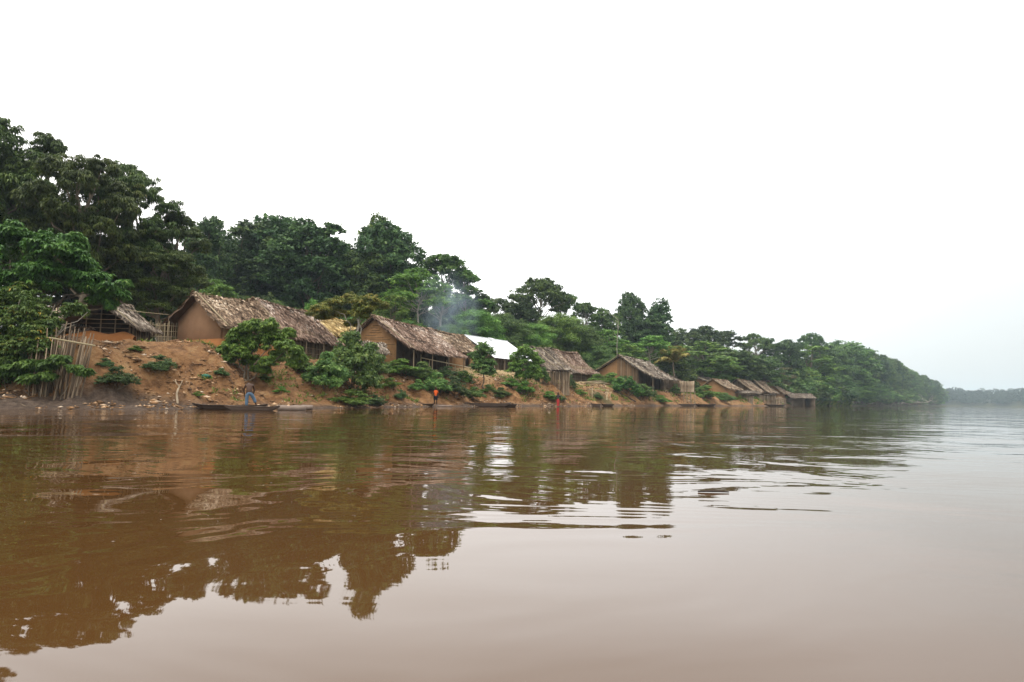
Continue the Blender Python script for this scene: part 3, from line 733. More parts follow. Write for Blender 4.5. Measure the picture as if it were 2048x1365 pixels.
# ------------------------------------------------------------------ houses
def shingles(mb, rng, O, ex, es, n, Lx, Ls, dens, Ln, Wd, sagf, tb=0.0, tilt=.16, bleach=0.0):
    """leaf shingles over a slope: O ridge start, ex along ridge, es down slope, n normal"""
    cnt = int(Lx * Ls * dens)
    a = rng.random(cnt); q = rng.random(cnt) ** .95
    a = a * 1.02 - .01
    p = O + ex * (a * Lx)[:, None] + es * (q * Ls)[:, None] + n * (sagf(a * Lx, q * Ls) + .03 + .07 * rng.random(cnt))[:, None]
    th = rng.normal(size=cnt) * .42
    ax = unit(es * np.cos(th)[:, None] + ex * np.sin(th)[:, None] + n * (rng.normal(size=cnt) * tilt + .02)[:, None])
    sd = unit(np.cross(ax, n) + rng.normal(size=(cnt, 3)) * .22)
    patchy = vnoise(a * Lx * .7 + 3, q * Ls * .9, int(rng.integers(99)))
    tt = np.clip(.12 + .38 * patchy + .6 * rng.random(cnt) ** 1.5 + tb + bleach * np.clip(1 - q / .22, 0, 1) + .22 * (vnoise(a * 1.7 * Lx / 3, q * .6, 11) > .72), 0, 1)
    mb.leaves(p - ax * Ln * .4, ax, sd, Ln * (.5 + .9 * rng.random(cnt)), Wd * (.5 + .9 * rng.random(cnt)), tt, .04)
def roof_slope(mb, rng, p0, p1, es, Ls, n, thick, dens, Ln, Wd, sag, seed, tb=0.0, rag=.12, bleach=0.0):
    p0 = np.array(p0, float); p1 = np.array(p1, float); es = np.array(es, float); n = np.array(n, float)
    Lx = np.linalg.norm(p1 - p0); ex = (p1 - p0) / Lx
    def sagf(a, q): return -sag * np.sin(np.clip(q / Ls, 0, 1) * math.pi) + fbm(a * .8 + seed, q * .8, seed, 3) * .22 - sag * .6 * np.sin(np.clip(a / Lx, 0, 1) * math.pi)
    na, nq = max(8, int(Lx / .5)), max(6, int(Ls / .4))
    A, Q = np.meshgrid(np.linspace(0, Lx, na), np.linspace(0, Ls, nq), indexing='ij')
    jit = rng.normal(size=A.shape) * rag
    Qe = Q + np.where(Q > Ls - .01, jit, 0); Ae = A + np.where((A < .01) | (A > Lx - .01), rng.normal(size=A.shape) * rag * .7, 0)
    top = p0 + ex * Ae[..., None] + es * Qe[..., None] + n * sagf(A, Q)[..., None]
    bot = top - n * thick
    ii = np.arange(A.size).reshape(A.shape); NN = A.size
    q4 = np.stack([ii[:-1, :-1], ii[1:, :-1], ii[1:, 1:], ii[:-1, 1:]], -1).reshape(-1, 4)
    V = np.concatenate([top.reshape(-1, 3), bot.reshape(-1, 3)])
    rim = []
    for e in (ii[0, :], ii[-1, :], ii[:, 0], ii[:, -1]):
        rim += [(e[k], e[k + 1], e[k + 1] + NN, e[k] + NN) for k in range(len(e) - 1)]
    mb.add(V, np.concatenate([q4, q4 + NN, np.array(rim)]), .22)
    shingles(mb, rng, p0, ex, es, n, Lx, Ls, dens, Ln, Wd, sagf, tb, bleach=bleach)
    # ragged fringe along eave and gable edges
    for (c0, dirv, ln, od) in ((p0 + es * Ls, ex, Lx, es), (p0, es, Ls, -ex), (p1, es, Ls, ex)):
        cnt = int(ln * 9); a = rng.random(cnt) * ln
        p = c0 + dirv * a[:, None] + n * (sagf((a if od is es else np.zeros(cnt)), (np.full(cnt, Ls) if od is es else a)) - .03)[:, None]
        ax = unit(od * (.6 + rng.random(cnt)[:, None] * .5) + es * .5 + np.array([0, 0, -1]) * .4 * rng.random(cnt)[:, None] + rng.normal(size=(cnt, 3)) * .25)
        sd = unit(np.cross(ax, n) + rng.normal(size=(cnt, 3)) * .4)
        mb.leaves(p - ax * .2, ax, sd, (Ln * .45 + .25 * rng.random(cnt)), Wd * (.6 + .7 * rng.random(cnt)), np.clip(.15 + .7 * rng.random(cnt), 0, 1), .1)

def stick_wall(mb, rng, A, B, z0, zt, gap=.16, rad=.022, tint=.5, lean=.02):
    """row of thin upright sticks from A to B (xy), zt = function of fraction -> top z"""
    A = np.array(A, float); B = np.array(B, float); L_ = np.linalg.norm(B - A); n = max(2, int(L_ / gap))
    for i in range(n + 1):
        f = min(1, max(0, (i + rng.normal() * .18) / n)); p = A + (B - A) * f
        r = rad * rng.uniform(.6, 1.35)
        z1 = zt(f) + rng.normal() * .05
        mb.tube([(p[0], p[1], z0), (p[0] + rng.normal() * lean, p[1] + rng.normal() * lean, (z0 + z1) / 2), (p[0] + rng.normal() * lean, p[1] + rng.normal() * lean, z1)], r, 5, float(np.clip(tint + rng.normal() * .2, 0, 1)), 0)

def pwall(mb, poly, axis, off, th, tint=.5):
    """extruded polygon; axis 'x': polygon in (y,z), wall at x=off; axis 'y': polygon in (x,z)"""
    n = len(poly); V = []
    for s in (-th / 2, th / 2):
        for (a, z) in poly:
            V.append((off + s, a, z) if axis == 'x' else (a, off + s, z))
    mb.v.append(np.array(V, float)); b0 = mb.n; mb.n += 2 * n
    for fc in (list(range(n))[::-1], list(range(n, 2 * n))):
        mb.f.append(np.array(fc) + b0); mb.ft.append(np.array([n])); mb.t.append(np.array([tint])); mb.m.append(np.array([0]))
    for i in range(n):
        j = (i + 1) % n
        mb.f.append(np.array([i, j, n + j, n + i]) + b0); mb.ft.append(np.array([4])); mb.t.append(np.array([tint])); mb.m.append(np.array([0]))

def house(k, label, name='thatched_house', wall='mud', wmat=None, rmat=None, ov=.5, ovL=None, ovG=.45, eave=1.5, eaveL=None, wh=None, dens=22, Ln=.6, Wd=.17, door=None, posts=0, sag=.10, seed=1, tb=0.0, plinth=False, cat='house', battens=0, setback=0.0, bleach=0.0):
    """local frame: x along ridge from the near gable, y inland, z up from the floor"""
    h = HD[k]; rng = np.random.default_rng(seed)
    ovL = ov if ovL is None else ovL; eaveL = eave if eaveL is None else eaveL
    H_, W, Lh = h['H'], h['W'], h['L']
    root = empty(name, (h['p'].x, h['p'].y, h['zb']), h['ang'])
    tag(root, label, cat, 'houses of the riverside village')
    wmat = wmat or MUD; rmat = rmat or THATCH
    # slope lines in (y,z): river side goes to y=-(W/2+ov), z=eave
    def zr(y):
        return H_ - .1 - (H_ - eave) * (-y) / (W / 2 + ov) if y < 0 else H_ - .1 - (H_ - eaveL) * y / (W / 2 + ovL)
    yr, yl = -W / 2 + setback, W / 2
    g0 = -1.3
    th = .18
    def gable(xo):
        nonlocal m
        pwall(m, [(yr, g0), (yl, g0), (yl, zr(yl) - .04), (0, zr(0) - .04), (yr, zr(yr) - .04)], 'x', xo, th)
    m = MB()
    x0, x1 = .0, Lh
    if wall == 'mud':
        gable(x0 + th / 2); gable(x1 - th / 2)
        m.build('gable_wall', wmat, root) if False else None
        zt = zr(yr) - .06
        segs = [(x0 + th, x1 - th)]
        if door:
            dx0, dx1 = door; segs = [(x0 + th, dx0), (dx1, x1 - th)]
            pwall(m, [(dx0, 1.75), (dx1, 1.75), (dx1, zt), (dx0, zt)], 'y', yr + th / 2, th) if zt > 1.8 else None
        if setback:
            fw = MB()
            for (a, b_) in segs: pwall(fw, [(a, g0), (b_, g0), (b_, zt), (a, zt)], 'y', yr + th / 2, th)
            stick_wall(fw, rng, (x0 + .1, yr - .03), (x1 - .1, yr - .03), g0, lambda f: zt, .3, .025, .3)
            fw.build('porch_wall', SHADE_DARK, root)  # wall coloured darker than the gables to paint in the porch shade
        for (a, b_) in (segs if not setback else []): pwall(m, [(a, g0), (b_, g0), (b_, zt), (a, zt)], 'y', yr + th / 2, th)
        pwall(m, [(x0 + th, g0), (x1 - th, g0), (x1 - th, zr(yl) - .06), (x0 + th, zr(yl) - .06)], 'y', yl - th / 2, th)
        m.build('wall', wmat, root)
    elif wall == 'stick':
        st = MB(); zt = zr(yr) - .02
        stick_wall(st, rng, (x0 + .1, yr), (x1 - .1, yr), g0, lambda f: zt, .13, .026)
        stick_wall(st, rng, (x0 + .1, yr), (x0 + .1, yl), g0, lambda f: zr(yr + (yl - yr) * f) - .03, .13, .026)
        stick_wall(st, rng, (x1 - .1, yr), (x1 - .1, yl), g0, lambda f: zr(yr + (yl - yr) * f) - .03, .16, .026)
        for zz in (.35, .85, 1.35):
            if zz < zt: st.tube([(x0, yr - .04, zz), (x1, yr - .04, zz + rng.normal() * .03)], .02, 5, .7)
            st.tube([(x0 + .05, yr, zz), (x0 + .05, yl, zz)], .02, 5, .7)
        # patchy daub between the sticks, behind them
        pwall(st, [(x0 + .25, g0), (x1 - .25, g0), (x1 - .25, zt - .25), (x0 + .25, zt - .45)], 'y', yr + .14, .08, .2)
        pwall(st, [(yr + .2, g0), (yl - .2, g0), (yl - .2, zr(yl) - .15), (0, zr(0) - .3), (yr + .2, zr(yr) - .2)], 'x', x0 + .28, .08, .3)
        pwall(st, [(x0 + .25, g0), (x1 - .25, g0), (x1 - .25, zr(yl) - .1), (x0 + .25, zr(yl) - .1)], 'y', yl - .1, .08, .3)
        st.build('wall', STICK, root)
    if wall == 'lattice':
        st = MB()
        for yy in np.linspace(yr, yl, 5): st.tube([(x0, yy, g0), (x0, yy, zr(yy) - .05)], .04, 6, .4)
        for zz in np.arange(.95, H_ - .4, .3):
            hw = (H_ - zz) / (H_ - eave) * (W / 2 + ov) * .92; a_, b_ = max(yr - .1, -hw), min(yl + .1, hw)
            st.tube([(x0 - .03, a_, zz), (x0 - .05, 0, zz + rng.normal() * .03), (x0 - .03, b_, zz + rng.normal() * .03)], .022, 5, float(rng.uniform(.2, .9)))
        for (A, B) in (((x0, yr), (x1, yr)), ((x1, yr), (x1, yl)), ((x0, yl), (x1, yl))): stick_wall(st, rng, A, B, g0, lambda f: eave + .1, .14, .026)
        pwall(st, [(yr, g0), (yl, g0), (yl, zr(yl) - .1), (0, H_ - .3), (yr, zr(yr) - .1)], 'x', x1 - .1, .06, .1)
        st.build('wall', STICK, root)
        bk = MB(); pwall(bk, [(yr + .1, .2), (yl - .1, .2), (yl - .1, zr(yl) - .1), (0, H_ - .3), (yr + .1, zr(yr) - .1)], 'x', x0 + .9, .06, .1); bk.build('shade_backing', SHADE_DARK, root)  # dark sheet added behind the lattice, paints the shade of the interior
        mb_ = MB(); rr_ = np.linspace(yr - .35, yl + .25, 14); V = []
        for yy in rr_:
            hh_ = .95 + .1 * math.sin(yy * 3) - .35 * max(0, abs(yy) - W / 2 + .2)
            V += [(x0 - .75, yy, g0), (x0 - .42, yy, .1), (x0 - .22, yy, hh_ * .8), (x0 - .08, yy, hh_), (x0 + .25, yy, hh_), (x0 + .3, yy, g0)]
        mb_.add(V, [(i * 6 + k, i * 6 + k + 1, i * 6 + k + 7, i * 6 + k + 6) for i in range(13) for k in range(5)], .5); mb_.build('mud_base', MUD_RED, root)
    if wall == 'mud_sticks' or (wall == 'mud' and door):
        dm = MB(); dx0, dx1 = door
        for a in (dx0 + .03, dx1 - .03): dm.tube([(a, yr - .03, -.3), (a, yr - .03, 1.78)], .04, 6, .5)
        dm.tube([(dx0 - .1, yr - .05, 1.78), (dx1 + .1, yr - .05, 1.78)], .04, 6, .6)
        dm.build('door_frame', STICK, root)
    if plinth:
        pm_ = MB(); V = []
        for (z, gx) in ((g0, .55), (-.1, .38), (.28, .12)):
            V += [(x0 - gx, yr - gx, z), (x1 + gx, yr - gx, z), (x1 + gx, yl + gx, z), (x0 - gx, yl + gx, z)]
        Fp = []
        for r_ in (0, 4): Fp += [(r_ + i, r_ + (i + 1) % 4, r_ + 4 + (i + 1) % 4, r_ + 4 + i) for i in range(4)]
        Fp.append((8, 9, 10, 11)); pm_.add(V, Fp, .5); pm_.build('plinth', MUD_RED, root)
    # roof
    rf_ = MB()
    a0 = np.array([x0 - ovG, 0, H_ + .05]); a1 = np.array([x1 + ovG, 0, H_ + .05])
    for side, o_, e_ in ((-1, ov, eave), (1, ovL, eaveL)):
        run = W / 2 + o_; es = np.array([0, side * run, e_ - H_]); Ls = np.linalg.norm(es); es = es / Ls
        nn = np.array([0, side * (H_ - e_), run]); nn = nn / np.linalg.norm(nn)
        roof_slope(rf_, rng, a0, a1, es, Ls, nn, .12, dens, Ln, Wd, sag, seed + (side > 0) * 7, tb, bleach=bleach)
    # ridge cap
    cnt = int((Lh + 2 * ovG) * 26); a = rng.random(cnt) * (Lh + 2 * ovG) - ovG
    p = np.stack([a, rng.normal(size=cnt) * .08, np.full(cnt, H_ + .12) + rng.normal(size=cnt) * .05 - sag * .6 * np.sin(np.clip((a + ovG) / (Lh + 2 * ovG), 0, 1) * math.pi)], -1)
    ax = unit(np.stack([rng.normal(size=cnt) * .7, np.sign(rng.normal(size=cnt)) * 1.0, -.35 + rng.normal(size=cnt) * .3], -1)); sd = unit(np.cross(ax, UP) + rng.normal(size=(cnt, 3)) * .3)
    rf_.leaves(p - ax * .1, ax, sd, .45, Wd, np.clip(.45 + .5 * rng.random(cnt), 0, 1), .1)
    ro = rf_.build('roof', rmat, root)
    pl = MB()
    for (o_, e_, sgn) in ((ov, eave, -1), (ovL, eaveL, 1)):
        for xx in ([x0 - ovG * .6] if not battens else [x0 - ovG * .5, x0 + Lh * .3, x0 + Lh * .62]):
            pl.tube([(xx, sgn * .0, H_ + .2), (xx + .12, sgn * (W / 4 + o_ / 2), (H_ + e_) / 2 + .14), (xx + .2, sgn * (W / 2 + o_), e_ + .12)], .035, 6, .8)
    pl.build('batten', CANE, ro)
    rp = MB(); rp.tube([(x0 - ovG - .15, 0, H_ - .14), (x1 + ovG + .1, 0, H_ - .14)], .055, 7, .4); rp.build('ridge_pole', STICK, ro)
    for i in range(posts):
        pm_ = MB(); xx = x0 + .15 + (Lh - .3) * i / max(1, posts - 1); yy = -(W / 2 + ov) + .22
        pm_.tube([(xx, yy, -1.2), (xx + .02, yy + .01, .5), (xx, yy, eave - .02)], .05, 6, .6); pm_.build('post', STICK, root)
    return root

BR = lambda s: s
h1 = house('H1', 'brown mud house with a blank smooth gable and shaggy leaf roof, nearest large house', wmat=MUD_BROWN, ov=1.15, ovL=2.5, eave=1.05, eaveL=.85, ovG=.55, dens=60, Ln=.42, Wd=.15, seed=3, plinth=True, sag=.14, battens=0)
h2 = house('H2', 'long stick-walled house with reddish thatch and a bleached ridge, joined behind the brown gable house', wall='stick', rmat=THATCH_RED, bleach=.4, ov=.9, eave=1.45, ovG=.3, dens=52, Ln=.5, Wd=.15, seed=4, sag=.22, posts=4)
hy = house('HY', 'house with fresh yellow thatch behind the bleached ridge', wall='stick', rmat=THATCH_YEL, ov=.7, eave=1.6, dens=30, Ln=.9, Wd=.14, seed=5)
hc = house('HC', 'small brown roof just visible between the yellow thatch and the flat-topped tree', ov=.6, eave=1.5, dens=24, seed=6)
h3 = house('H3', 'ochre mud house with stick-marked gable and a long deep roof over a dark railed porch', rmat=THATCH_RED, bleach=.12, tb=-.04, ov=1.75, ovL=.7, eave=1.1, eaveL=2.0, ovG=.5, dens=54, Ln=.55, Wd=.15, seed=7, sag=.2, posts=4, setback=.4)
h4 = house('H4', 'thatched house with ochre wall and open dark doorway, left of the white metal roof', ov=.55, eave=2.0, dens=38, seed=8, door=(3.2, 4.5), sag=.2)
h6 = house('H6', 'house with steep patched grey thatch and pale sticks on it, beside the white roof', rmat=THATCH_GREY, ov=1.9, eave=1.25, dens=32, seed=10, wall='stick', battens=1, sag=.25)
h7 = house('H7', 'sagging brown-thatched house with a stick wall, behind the patched grey thatch', rmat=THATCH_RED, ov=1.4, eave=1.5, dens=30, seed=11, wall='stick', sag=.5)
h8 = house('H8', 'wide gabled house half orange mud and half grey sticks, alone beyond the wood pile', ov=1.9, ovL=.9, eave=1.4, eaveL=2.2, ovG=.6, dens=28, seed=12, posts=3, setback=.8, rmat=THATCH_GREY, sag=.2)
h9 = house('H9', 'low small thatched roof tucked against the far end of the wide gabled house', ov=.5, eave=1.0, dens=22, seed=13, wall='stick')
h10 = house('H10', 'grey thatched house set back behind the first far hut', tb=.14, ov=.7, eave=1.6, dens=18, seed=14, rmat=THATCH_GREY)
h11 = house('H11', 'ochre gabled hut nearest in the far cluster, above a green slope', tb=.14, ov=.8, eave=1.3, dens=24, seed=15)
h12 = house('H12', 'brown-thatched hut second in the far cluster, with a dark lean-to in front', rmat=THATCH, tb=.14, ov=.9, eave=1.3, dens=24, seed=16, wall='stick')
h13 = house('H13', 'brown-thatched hut third in the far cluster, half hidden by its neighbours', rmat=THATCH, tb=.14, ov=.8, eave=1.4, dens=22, seed=17, wall='stick')
h14 = house('H14', 'last gabled hut of the far cluster with a pale yellowish wall', tb=.14, ov=1.2, eave=1.6, dens=22, seed=18)

# grey stick half of the wide gabled house
def gable_sticks(k, root, y0, y1, name='stick_panel', ov=1.9, eave=1.4):
    h = HD[k]; m = MB(); rng = np.random.default_rng(5)
    stick_wall(m, rng, (-.06, y0), (-.06, y1), -.8, lambda f: h['H'] - .25 - (h['H'] - eave) * abs(y0 + (y1 - y0) * f) / (h['W'] / 2 + ov), .11, .03, .45)
    m.build(name, STICK, root)
gable_sticks('H8', h8, -HD['H8']['W'] / 2 + .8, .4)
m = MB(); rng = np.random.default_rng(8)   # horizontal lath marks on the ochre gable
for i in range(16):
    z = .2 + i * .24; hw = (HD['H3']['H'] - z - .45) / (HD['H3']['H'] - 1.0) * (HD['H3']['W'] / 2 + 1.2)
    a, b_ = max(-2.4, -hw * .9), min(2.7, hw * .72)
    if b_ - a < .5: break
    aa = a + rng.random() * (b_ - a) * .5; bb = aa + (b_ - aa) * rng.uniform(.5, 1)
    m.tube([(-.015, aa, z), (-.02, (aa + bb) / 2, z + rng.normal() * .02), (-.015, bb, z + rng.normal() * .03)], .022, 4, .35)
m.build('lath', STICK, h3)

# white metal roofed house
h = HD['H5']; root = empty('metal_roofed_house', (h['p'].x, h['p'].y, h['zb']), h['ang'])
tag(root, 'house with the bright white sheet metal roof, the only large white roof in the village', 'house', 'houses of the riverside village')
m = MB(); W = h['W']; Lh = h['L']; H_ = h['H']; rng = np.random.default_rng(3)
ov = 1.6; ez = 1.75
for side in (-1, 1):
    nx = 60; A = np.linspace(-.4, Lh + .5, nx); zc_ = .02 * np.cos(np.arange(nx) * math.pi)
    for r_ in range(3):
        V = []
        for j, f in enumerate((r_ / 3, (r_ + 1) / 3 + .01)):
            for i in range(nx): V.append((A[i], side * f * (W / 2 + ov), H_ - (H_ - ez) * f + zc_[i] + r_ * .0 - (j * .01)))
        V = np.array(V); V2 = np.concatenate([V, V - np.array([0, 0, .03])])
        Fq = [(i, i + 1, nx + i + 1, nx + i) for i in range(nx - 1)]; Fq2 = [tuple(np.array(f_) + 2 * nx) for f_ in Fq]
        m.add(V2, Fq + Fq2, .35 + .3 * rng.random())
ro = m.build('roof', METAL, root)
m = MB(); m.tube([(-.4, 0, H_ + .03), (Lh + .5, 0, H_ + .03)], .06, 6, .6); m.build('ridge_cap', METAL, ro)
m = MB()
stick_wall(m, rng, (0, -W / 2), (Lh, -W / 2), -1.2, lambda f: 2.3, .14, .03, .4)
stick_wall(m, rng, (0, -W / 2), (0, W / 2), -1.2, lambda f: 2.2 + (H_ - 2.4) * (1 - abs(2 * f - 1)), .14, .03, .4)
pwall(m, [(0.1, -1.2), (Lh, -1.2), (Lh, 2.1), (.1, 2.1)], 'y', -W / 2 + .15, .1, .1)
pwall(m, [(-W / 2 + .1, -1.2), (W / 2 - .1, -1.2), (W / 2 - .1, 2.1), (0, H_ - .3), (-W / 2 + .1, 2.1)], 'x', .2, .1, .1)
m.build('wall', STICK, root)
for i in range(5):
    m = MB(); xx = .1 + i * (Lh - .2) / 4; m.tube([(xx, -(W / 2 + ov) + .2, -1.2), (xx, -(W / 2 + ov) + .2, ez)], .05, 6, .6); m.build('post', STICK, root)
m = MB(); m.box((Lh * .55, -.5, H_ + .02), (1.1, .6, .04), Matrix.Rotation(.3, 3, 'X') , .9); m.build('loose_sheet', METAL, ro)

# a small second sheet roof deep in the far cluster
def simple_roof_shed(name, label, cat, loc, rz, L_, W_, hgt, pitch_, rmat, posts=True, sides=0, seed=1, wm_=None, dens=22, open_front=True):
    rng = np.random.default_rng(seed); root = empty(name, loc, rz); tag(root, label, cat)
    m = MB()
    for side in (-1, 1):
        es = np.array([0, side * W_ / 2, -pitch_]); Ls = np.linalg.norm(es); es /= Ls; nn = unit(np.array([0, side * pitch_, W_ / 2]))
        roof_slope(m, rng, (-.3, 0, hgt), (L_ + .3, 0, hgt), es, Ls, nn, .09, dens, .5, .15, .08, seed + side + 3)
    m.build('roof', rmat, root)
    for i in range(3):
        for sg in (-1, 1):
            m = MB(); xx = .1 + i * (L_ - .2) / 2; m.tube([(xx, sg * (W_ / 2 - .25), -1.2), (xx + .03, sg * (W_ / 2 - .25), hgt - pitch_ + .1)], .05, 6, .5); m.build('post', STICK, root)
    if wm_:
        m = MB(); pwall(m, [(0, -1), (L_, -1), (L_, hgt - pitch_), (0, hgt - pitch_)], 'y', W_ / 2 - .35, .12); pwall(m, [(-W_ / 2 + .4, -1), (W_ / 2 - .4, -1), (W_ / 2 - .4, hgt - pitch_ - .1), (-W_ / 2 + .4, hgt - pitch_ - .1)], 'x', L_ - .1, .12)
        m.build('wall', wm_, root)
    return root
p = P(1574, 800, 196); z = T(p.x, p.y)
simple_roof_shed('open_shed', 'dark open-fronted shed with a drooping thatch, last building before the wooded point', 'shed', (p.x, p.y, z), R(12), 7.5, 5, 3.2, 1.3, THATCH_GREY, seed=31, wm_=STICK)
p = P(1462, 792, 158); z = T(p.x, p.y)
simple_roof_shed('lean_to', 'low dark lean-to with grey sagging thatch in front of the second far hut', 'shelter', (p.x, p.y, z), R(25), 7.5, 3.2, 1.75, .6, THATCH_GREY, seed=32)
# left huts half hidden by leaves
p = P(205, 598, 45); zb = P(205, 694, 45).z
HD['HL'] = dict(p=p, q=None, L=3.6, ang=R(98), zb=zb, H=p.z - zb, W=3.6)
hl = house('HL', 'small left hut with an open lattice gable above an orange mud base', name='open_hut', wall='lattice', rmat=THATCH_GREY, ov=.5, eave=1.35, ovG=1.0, dens=44, Ln=.5, Wd=.13, seed=41, plinth=False, battens=0)
p = P(82, 614, 46); zb = P(82, 700, 46).z
HD['HK'] = dict(p=p, q=None, L=3.0, ang=R(27), zb=zb, H=p.z - zb, W=3.6)
house('HK', 'weathered grey thatched roof half hidden in the leaves, left of the open lattice hut', wall='stick', rmat=THATCH_GREY, ov=.5, eave=1.3, ovG=.2, dens=44, Ln=.5, Wd=.13, seed=42, battens=1)

# fallen thatch panel leaning in front of the ochre house
p = P(738, 700, 62); z0 = T(p.x, p.y)
m = MB(); rng = np.random.default_rng(6)
roof_slope(m, rng, (p.x - 1.2, p.y + .8, P(735, 680, 62).z), (p.x + 1.2, p.y + 1.4, P(745, 684, 62).z), unit(np.array([.45, -1.0, -.75])), 1.9, unit(np.array([.3, -.5, .8])), .08, 60, .45, .12, .05, 12)
tag(m.build('thatch_panel', THATCH_GREY), 'loose pale thatch panel leaning at the foot of the ochre mud house', 'thatch panel')

# ------------------------------------------------------------------ fences, railings, latrines, sticks
def fence(name, label, A, B, top, gap, rad, mat, seed, cat='fence', rails=2, lean=.03, depth=1.0):
    """A,B world xy; follows the ground"""
    rng = np.random.default_rng(seed); c = Vector(((A[0] + B[0]) / 2, (A[1] + B[1]) / 2, T((A[0] + B[0]) / 2, (A[1] + B[1]) / 2)))
    root = empty(name, c); tag(root, label, cat)
    L_ = math.hypot(B[0] - A[0], B[1] - A[1]); n = int(L_ / gap); m = MB()
    for i in range(n + 1):
        f = (i + rng.normal() * .15) / n; x = A[0] + (B[0] - A[0]) * f; y = A[1] + (B[1] - A[1]) * f; z = T(x, y)
        hgt = top * rng.uniform(.88, 1.08)
        m.tube([(x - c.x, y - c.y, z - c.z - .3), (x - c.x + rng.normal() * lean, y - c.y + rng.normal() * lean, z - c.z + hgt)], rad * rng.uniform(.7, 1.3), 5, float(np.clip(.5 + rng.normal() * .22, 0, 1)))
    m.build('stake_row', mat, root)
    for k in range(rails):
        m = MB(); zz = top * (.35 + .5 * k / max(1, rails - 1))
        m.tube([(A[0] - c.x, A[1] - c.y - .05, T(*A) - c.z + zz), (0, -.05, zz), (B[0] - c.x, B[1] - c.y - .05, T(*B) - c.z + zz)], rad * 1.1, 5, .8); m.build('rail', mat, root)
    return root
def xyD(px, D):
    p = P(px, 780, D); return (p.x, p.y)
fence('cane_fence', 'tall cane fence between the small left hut and the brown gable house', xyD(256, 49), xyD(350, 51.5), 1.65, .09, .016, CANE, 1, rails=3)
p1, p2 = P(238, 618, 47), P(338, 630, 49)
root = empty('drying_rail', ((p1.x + p2.x) / 2, (p1.y + p2.y) / 2, T((p1.x + p2.x) / 2, (p1.y + p2.y) / 2))); tag(root, 'high thin horizontal pole above the cane fence', 'pole rack'); c = root.location
m = MB(); m.tube([(p1 - c)[:], (((p1 + p2) / 2) - c + Vector((0, 0, -.04)))[:], (p2 - c)[:]], .02, 6, .75); m.build('rail', CANE, root)
for pp in (p1, p2):
    m = MB(); m.tube([(pp.x - c.x, pp.y - c.y, T(pp.x, pp.y) - c.z - .3), ((pp - c)[:])], .02, 6, .25); m.build('post', STICK, root)

# leaning palisade of split canes at the left water edge
rng = np.random.default_rng(12)
pc = P(128, 782, 35.5); zc0 = T(pc.x, pc.y)
root = empty('cane_palisade', (pc.x, pc.y, zc0)); tag(root, 'leaning stand of long bare canes under the leafy tree at the left bank', 'palisade')
for i in range(64):
    f = i / 63; px = 52 + 112 * f + rng.normal() * 2.5
    bD = 34.2 + rng.normal() * .3; bp_ = P(px - 4, 780, bD); z = T(bp_.x, bp_.y)
    tp_ = P(px + 6 + 18 * f + rng.normal() * 5, 668 + rng.normal() * 14 + 22 * abs(f - .65), bD + .4)
    m = MB(); b_ = np.array([bp_.x - pc.x, bp_.y - pc.y, z - zc0 - .3]); t_ = np.array([tp_.x - pc.x, tp_.y - pc.y, tp_.z - zc0])
    m.tube([b_, (b_ + t_) / 2 + rng.normal(size=3) * .05, t_], [.042 * rng.uniform(.7, 1.2), .036, .022], 6, float(np.clip(.35 + rng.normal() * .25, 0, 1))); m.build('cane', STICK, root)
a_, b2 = P(98, 676, 33.9), P(190, 692, 33.9)
m = MB(); m.tube([(a_.x - pc.x, a_.y - pc.y, a_.z - zc0), (b2.x - pc.x, b2.y - pc.y, b2.z - zc0)], .045, 6, .75); m.build('rail', CANE, root)

# porch railing of the ochre house
rp0 = P(842, 716, 70.5); rp1 = P(946, 737, 84)
root = empty('bamboo_railing', (rp0.x, rp0.y, T(rp0.x, rp0.y))); tag(root, 'pale bamboo railing running along the porch of the ochre house', 'railing'); c = root.location
m = MB(); m.tube([(rp0 - c)[:], ((rp0 + rp1) / 2 - c)[:], (rp1 - c)[:]], .055, 7, .85); m.build('rail', CANE, root)
for f in (0, .14, .45, .62, .95):
    q = rp0.lerp(rp1, f); m = MB(); m.tube([(q.x - c.x, q.y - c.y, T(q.x, q.y) - c.z - .4), (q.x - c.x, q.y - c.y, q.z - c.z + (.35 if f in (.0, .45) else .03))], .045, 6, .6); m.build('post', CANE, root)
r0, r1 = P(948, 738, 86), P(1010, 742, 92)
root = empty('bamboo_railing', (r0.x, r0.y, T(r0.x, r0.y))); tag(root, 'short low bamboo rail before the white-roofed house', 'railing'); c = root.location
m = MB(); m.tube([(r0 - c)[:], (r1 - c)[:]], .055, 7, .85); m.build('rail', CANE, root)
for f in (.05, .5, .95):
    q = r0.lerp(r1, f); m = MB(); m.tube([(q.x - c.x, q.y - c.y, T(q.x, q.y) - c.z - .4), (q.x - c.x, q.y - c.y, q.z - c.z)], .045, 6, .6); m.build('post', CANE, root)

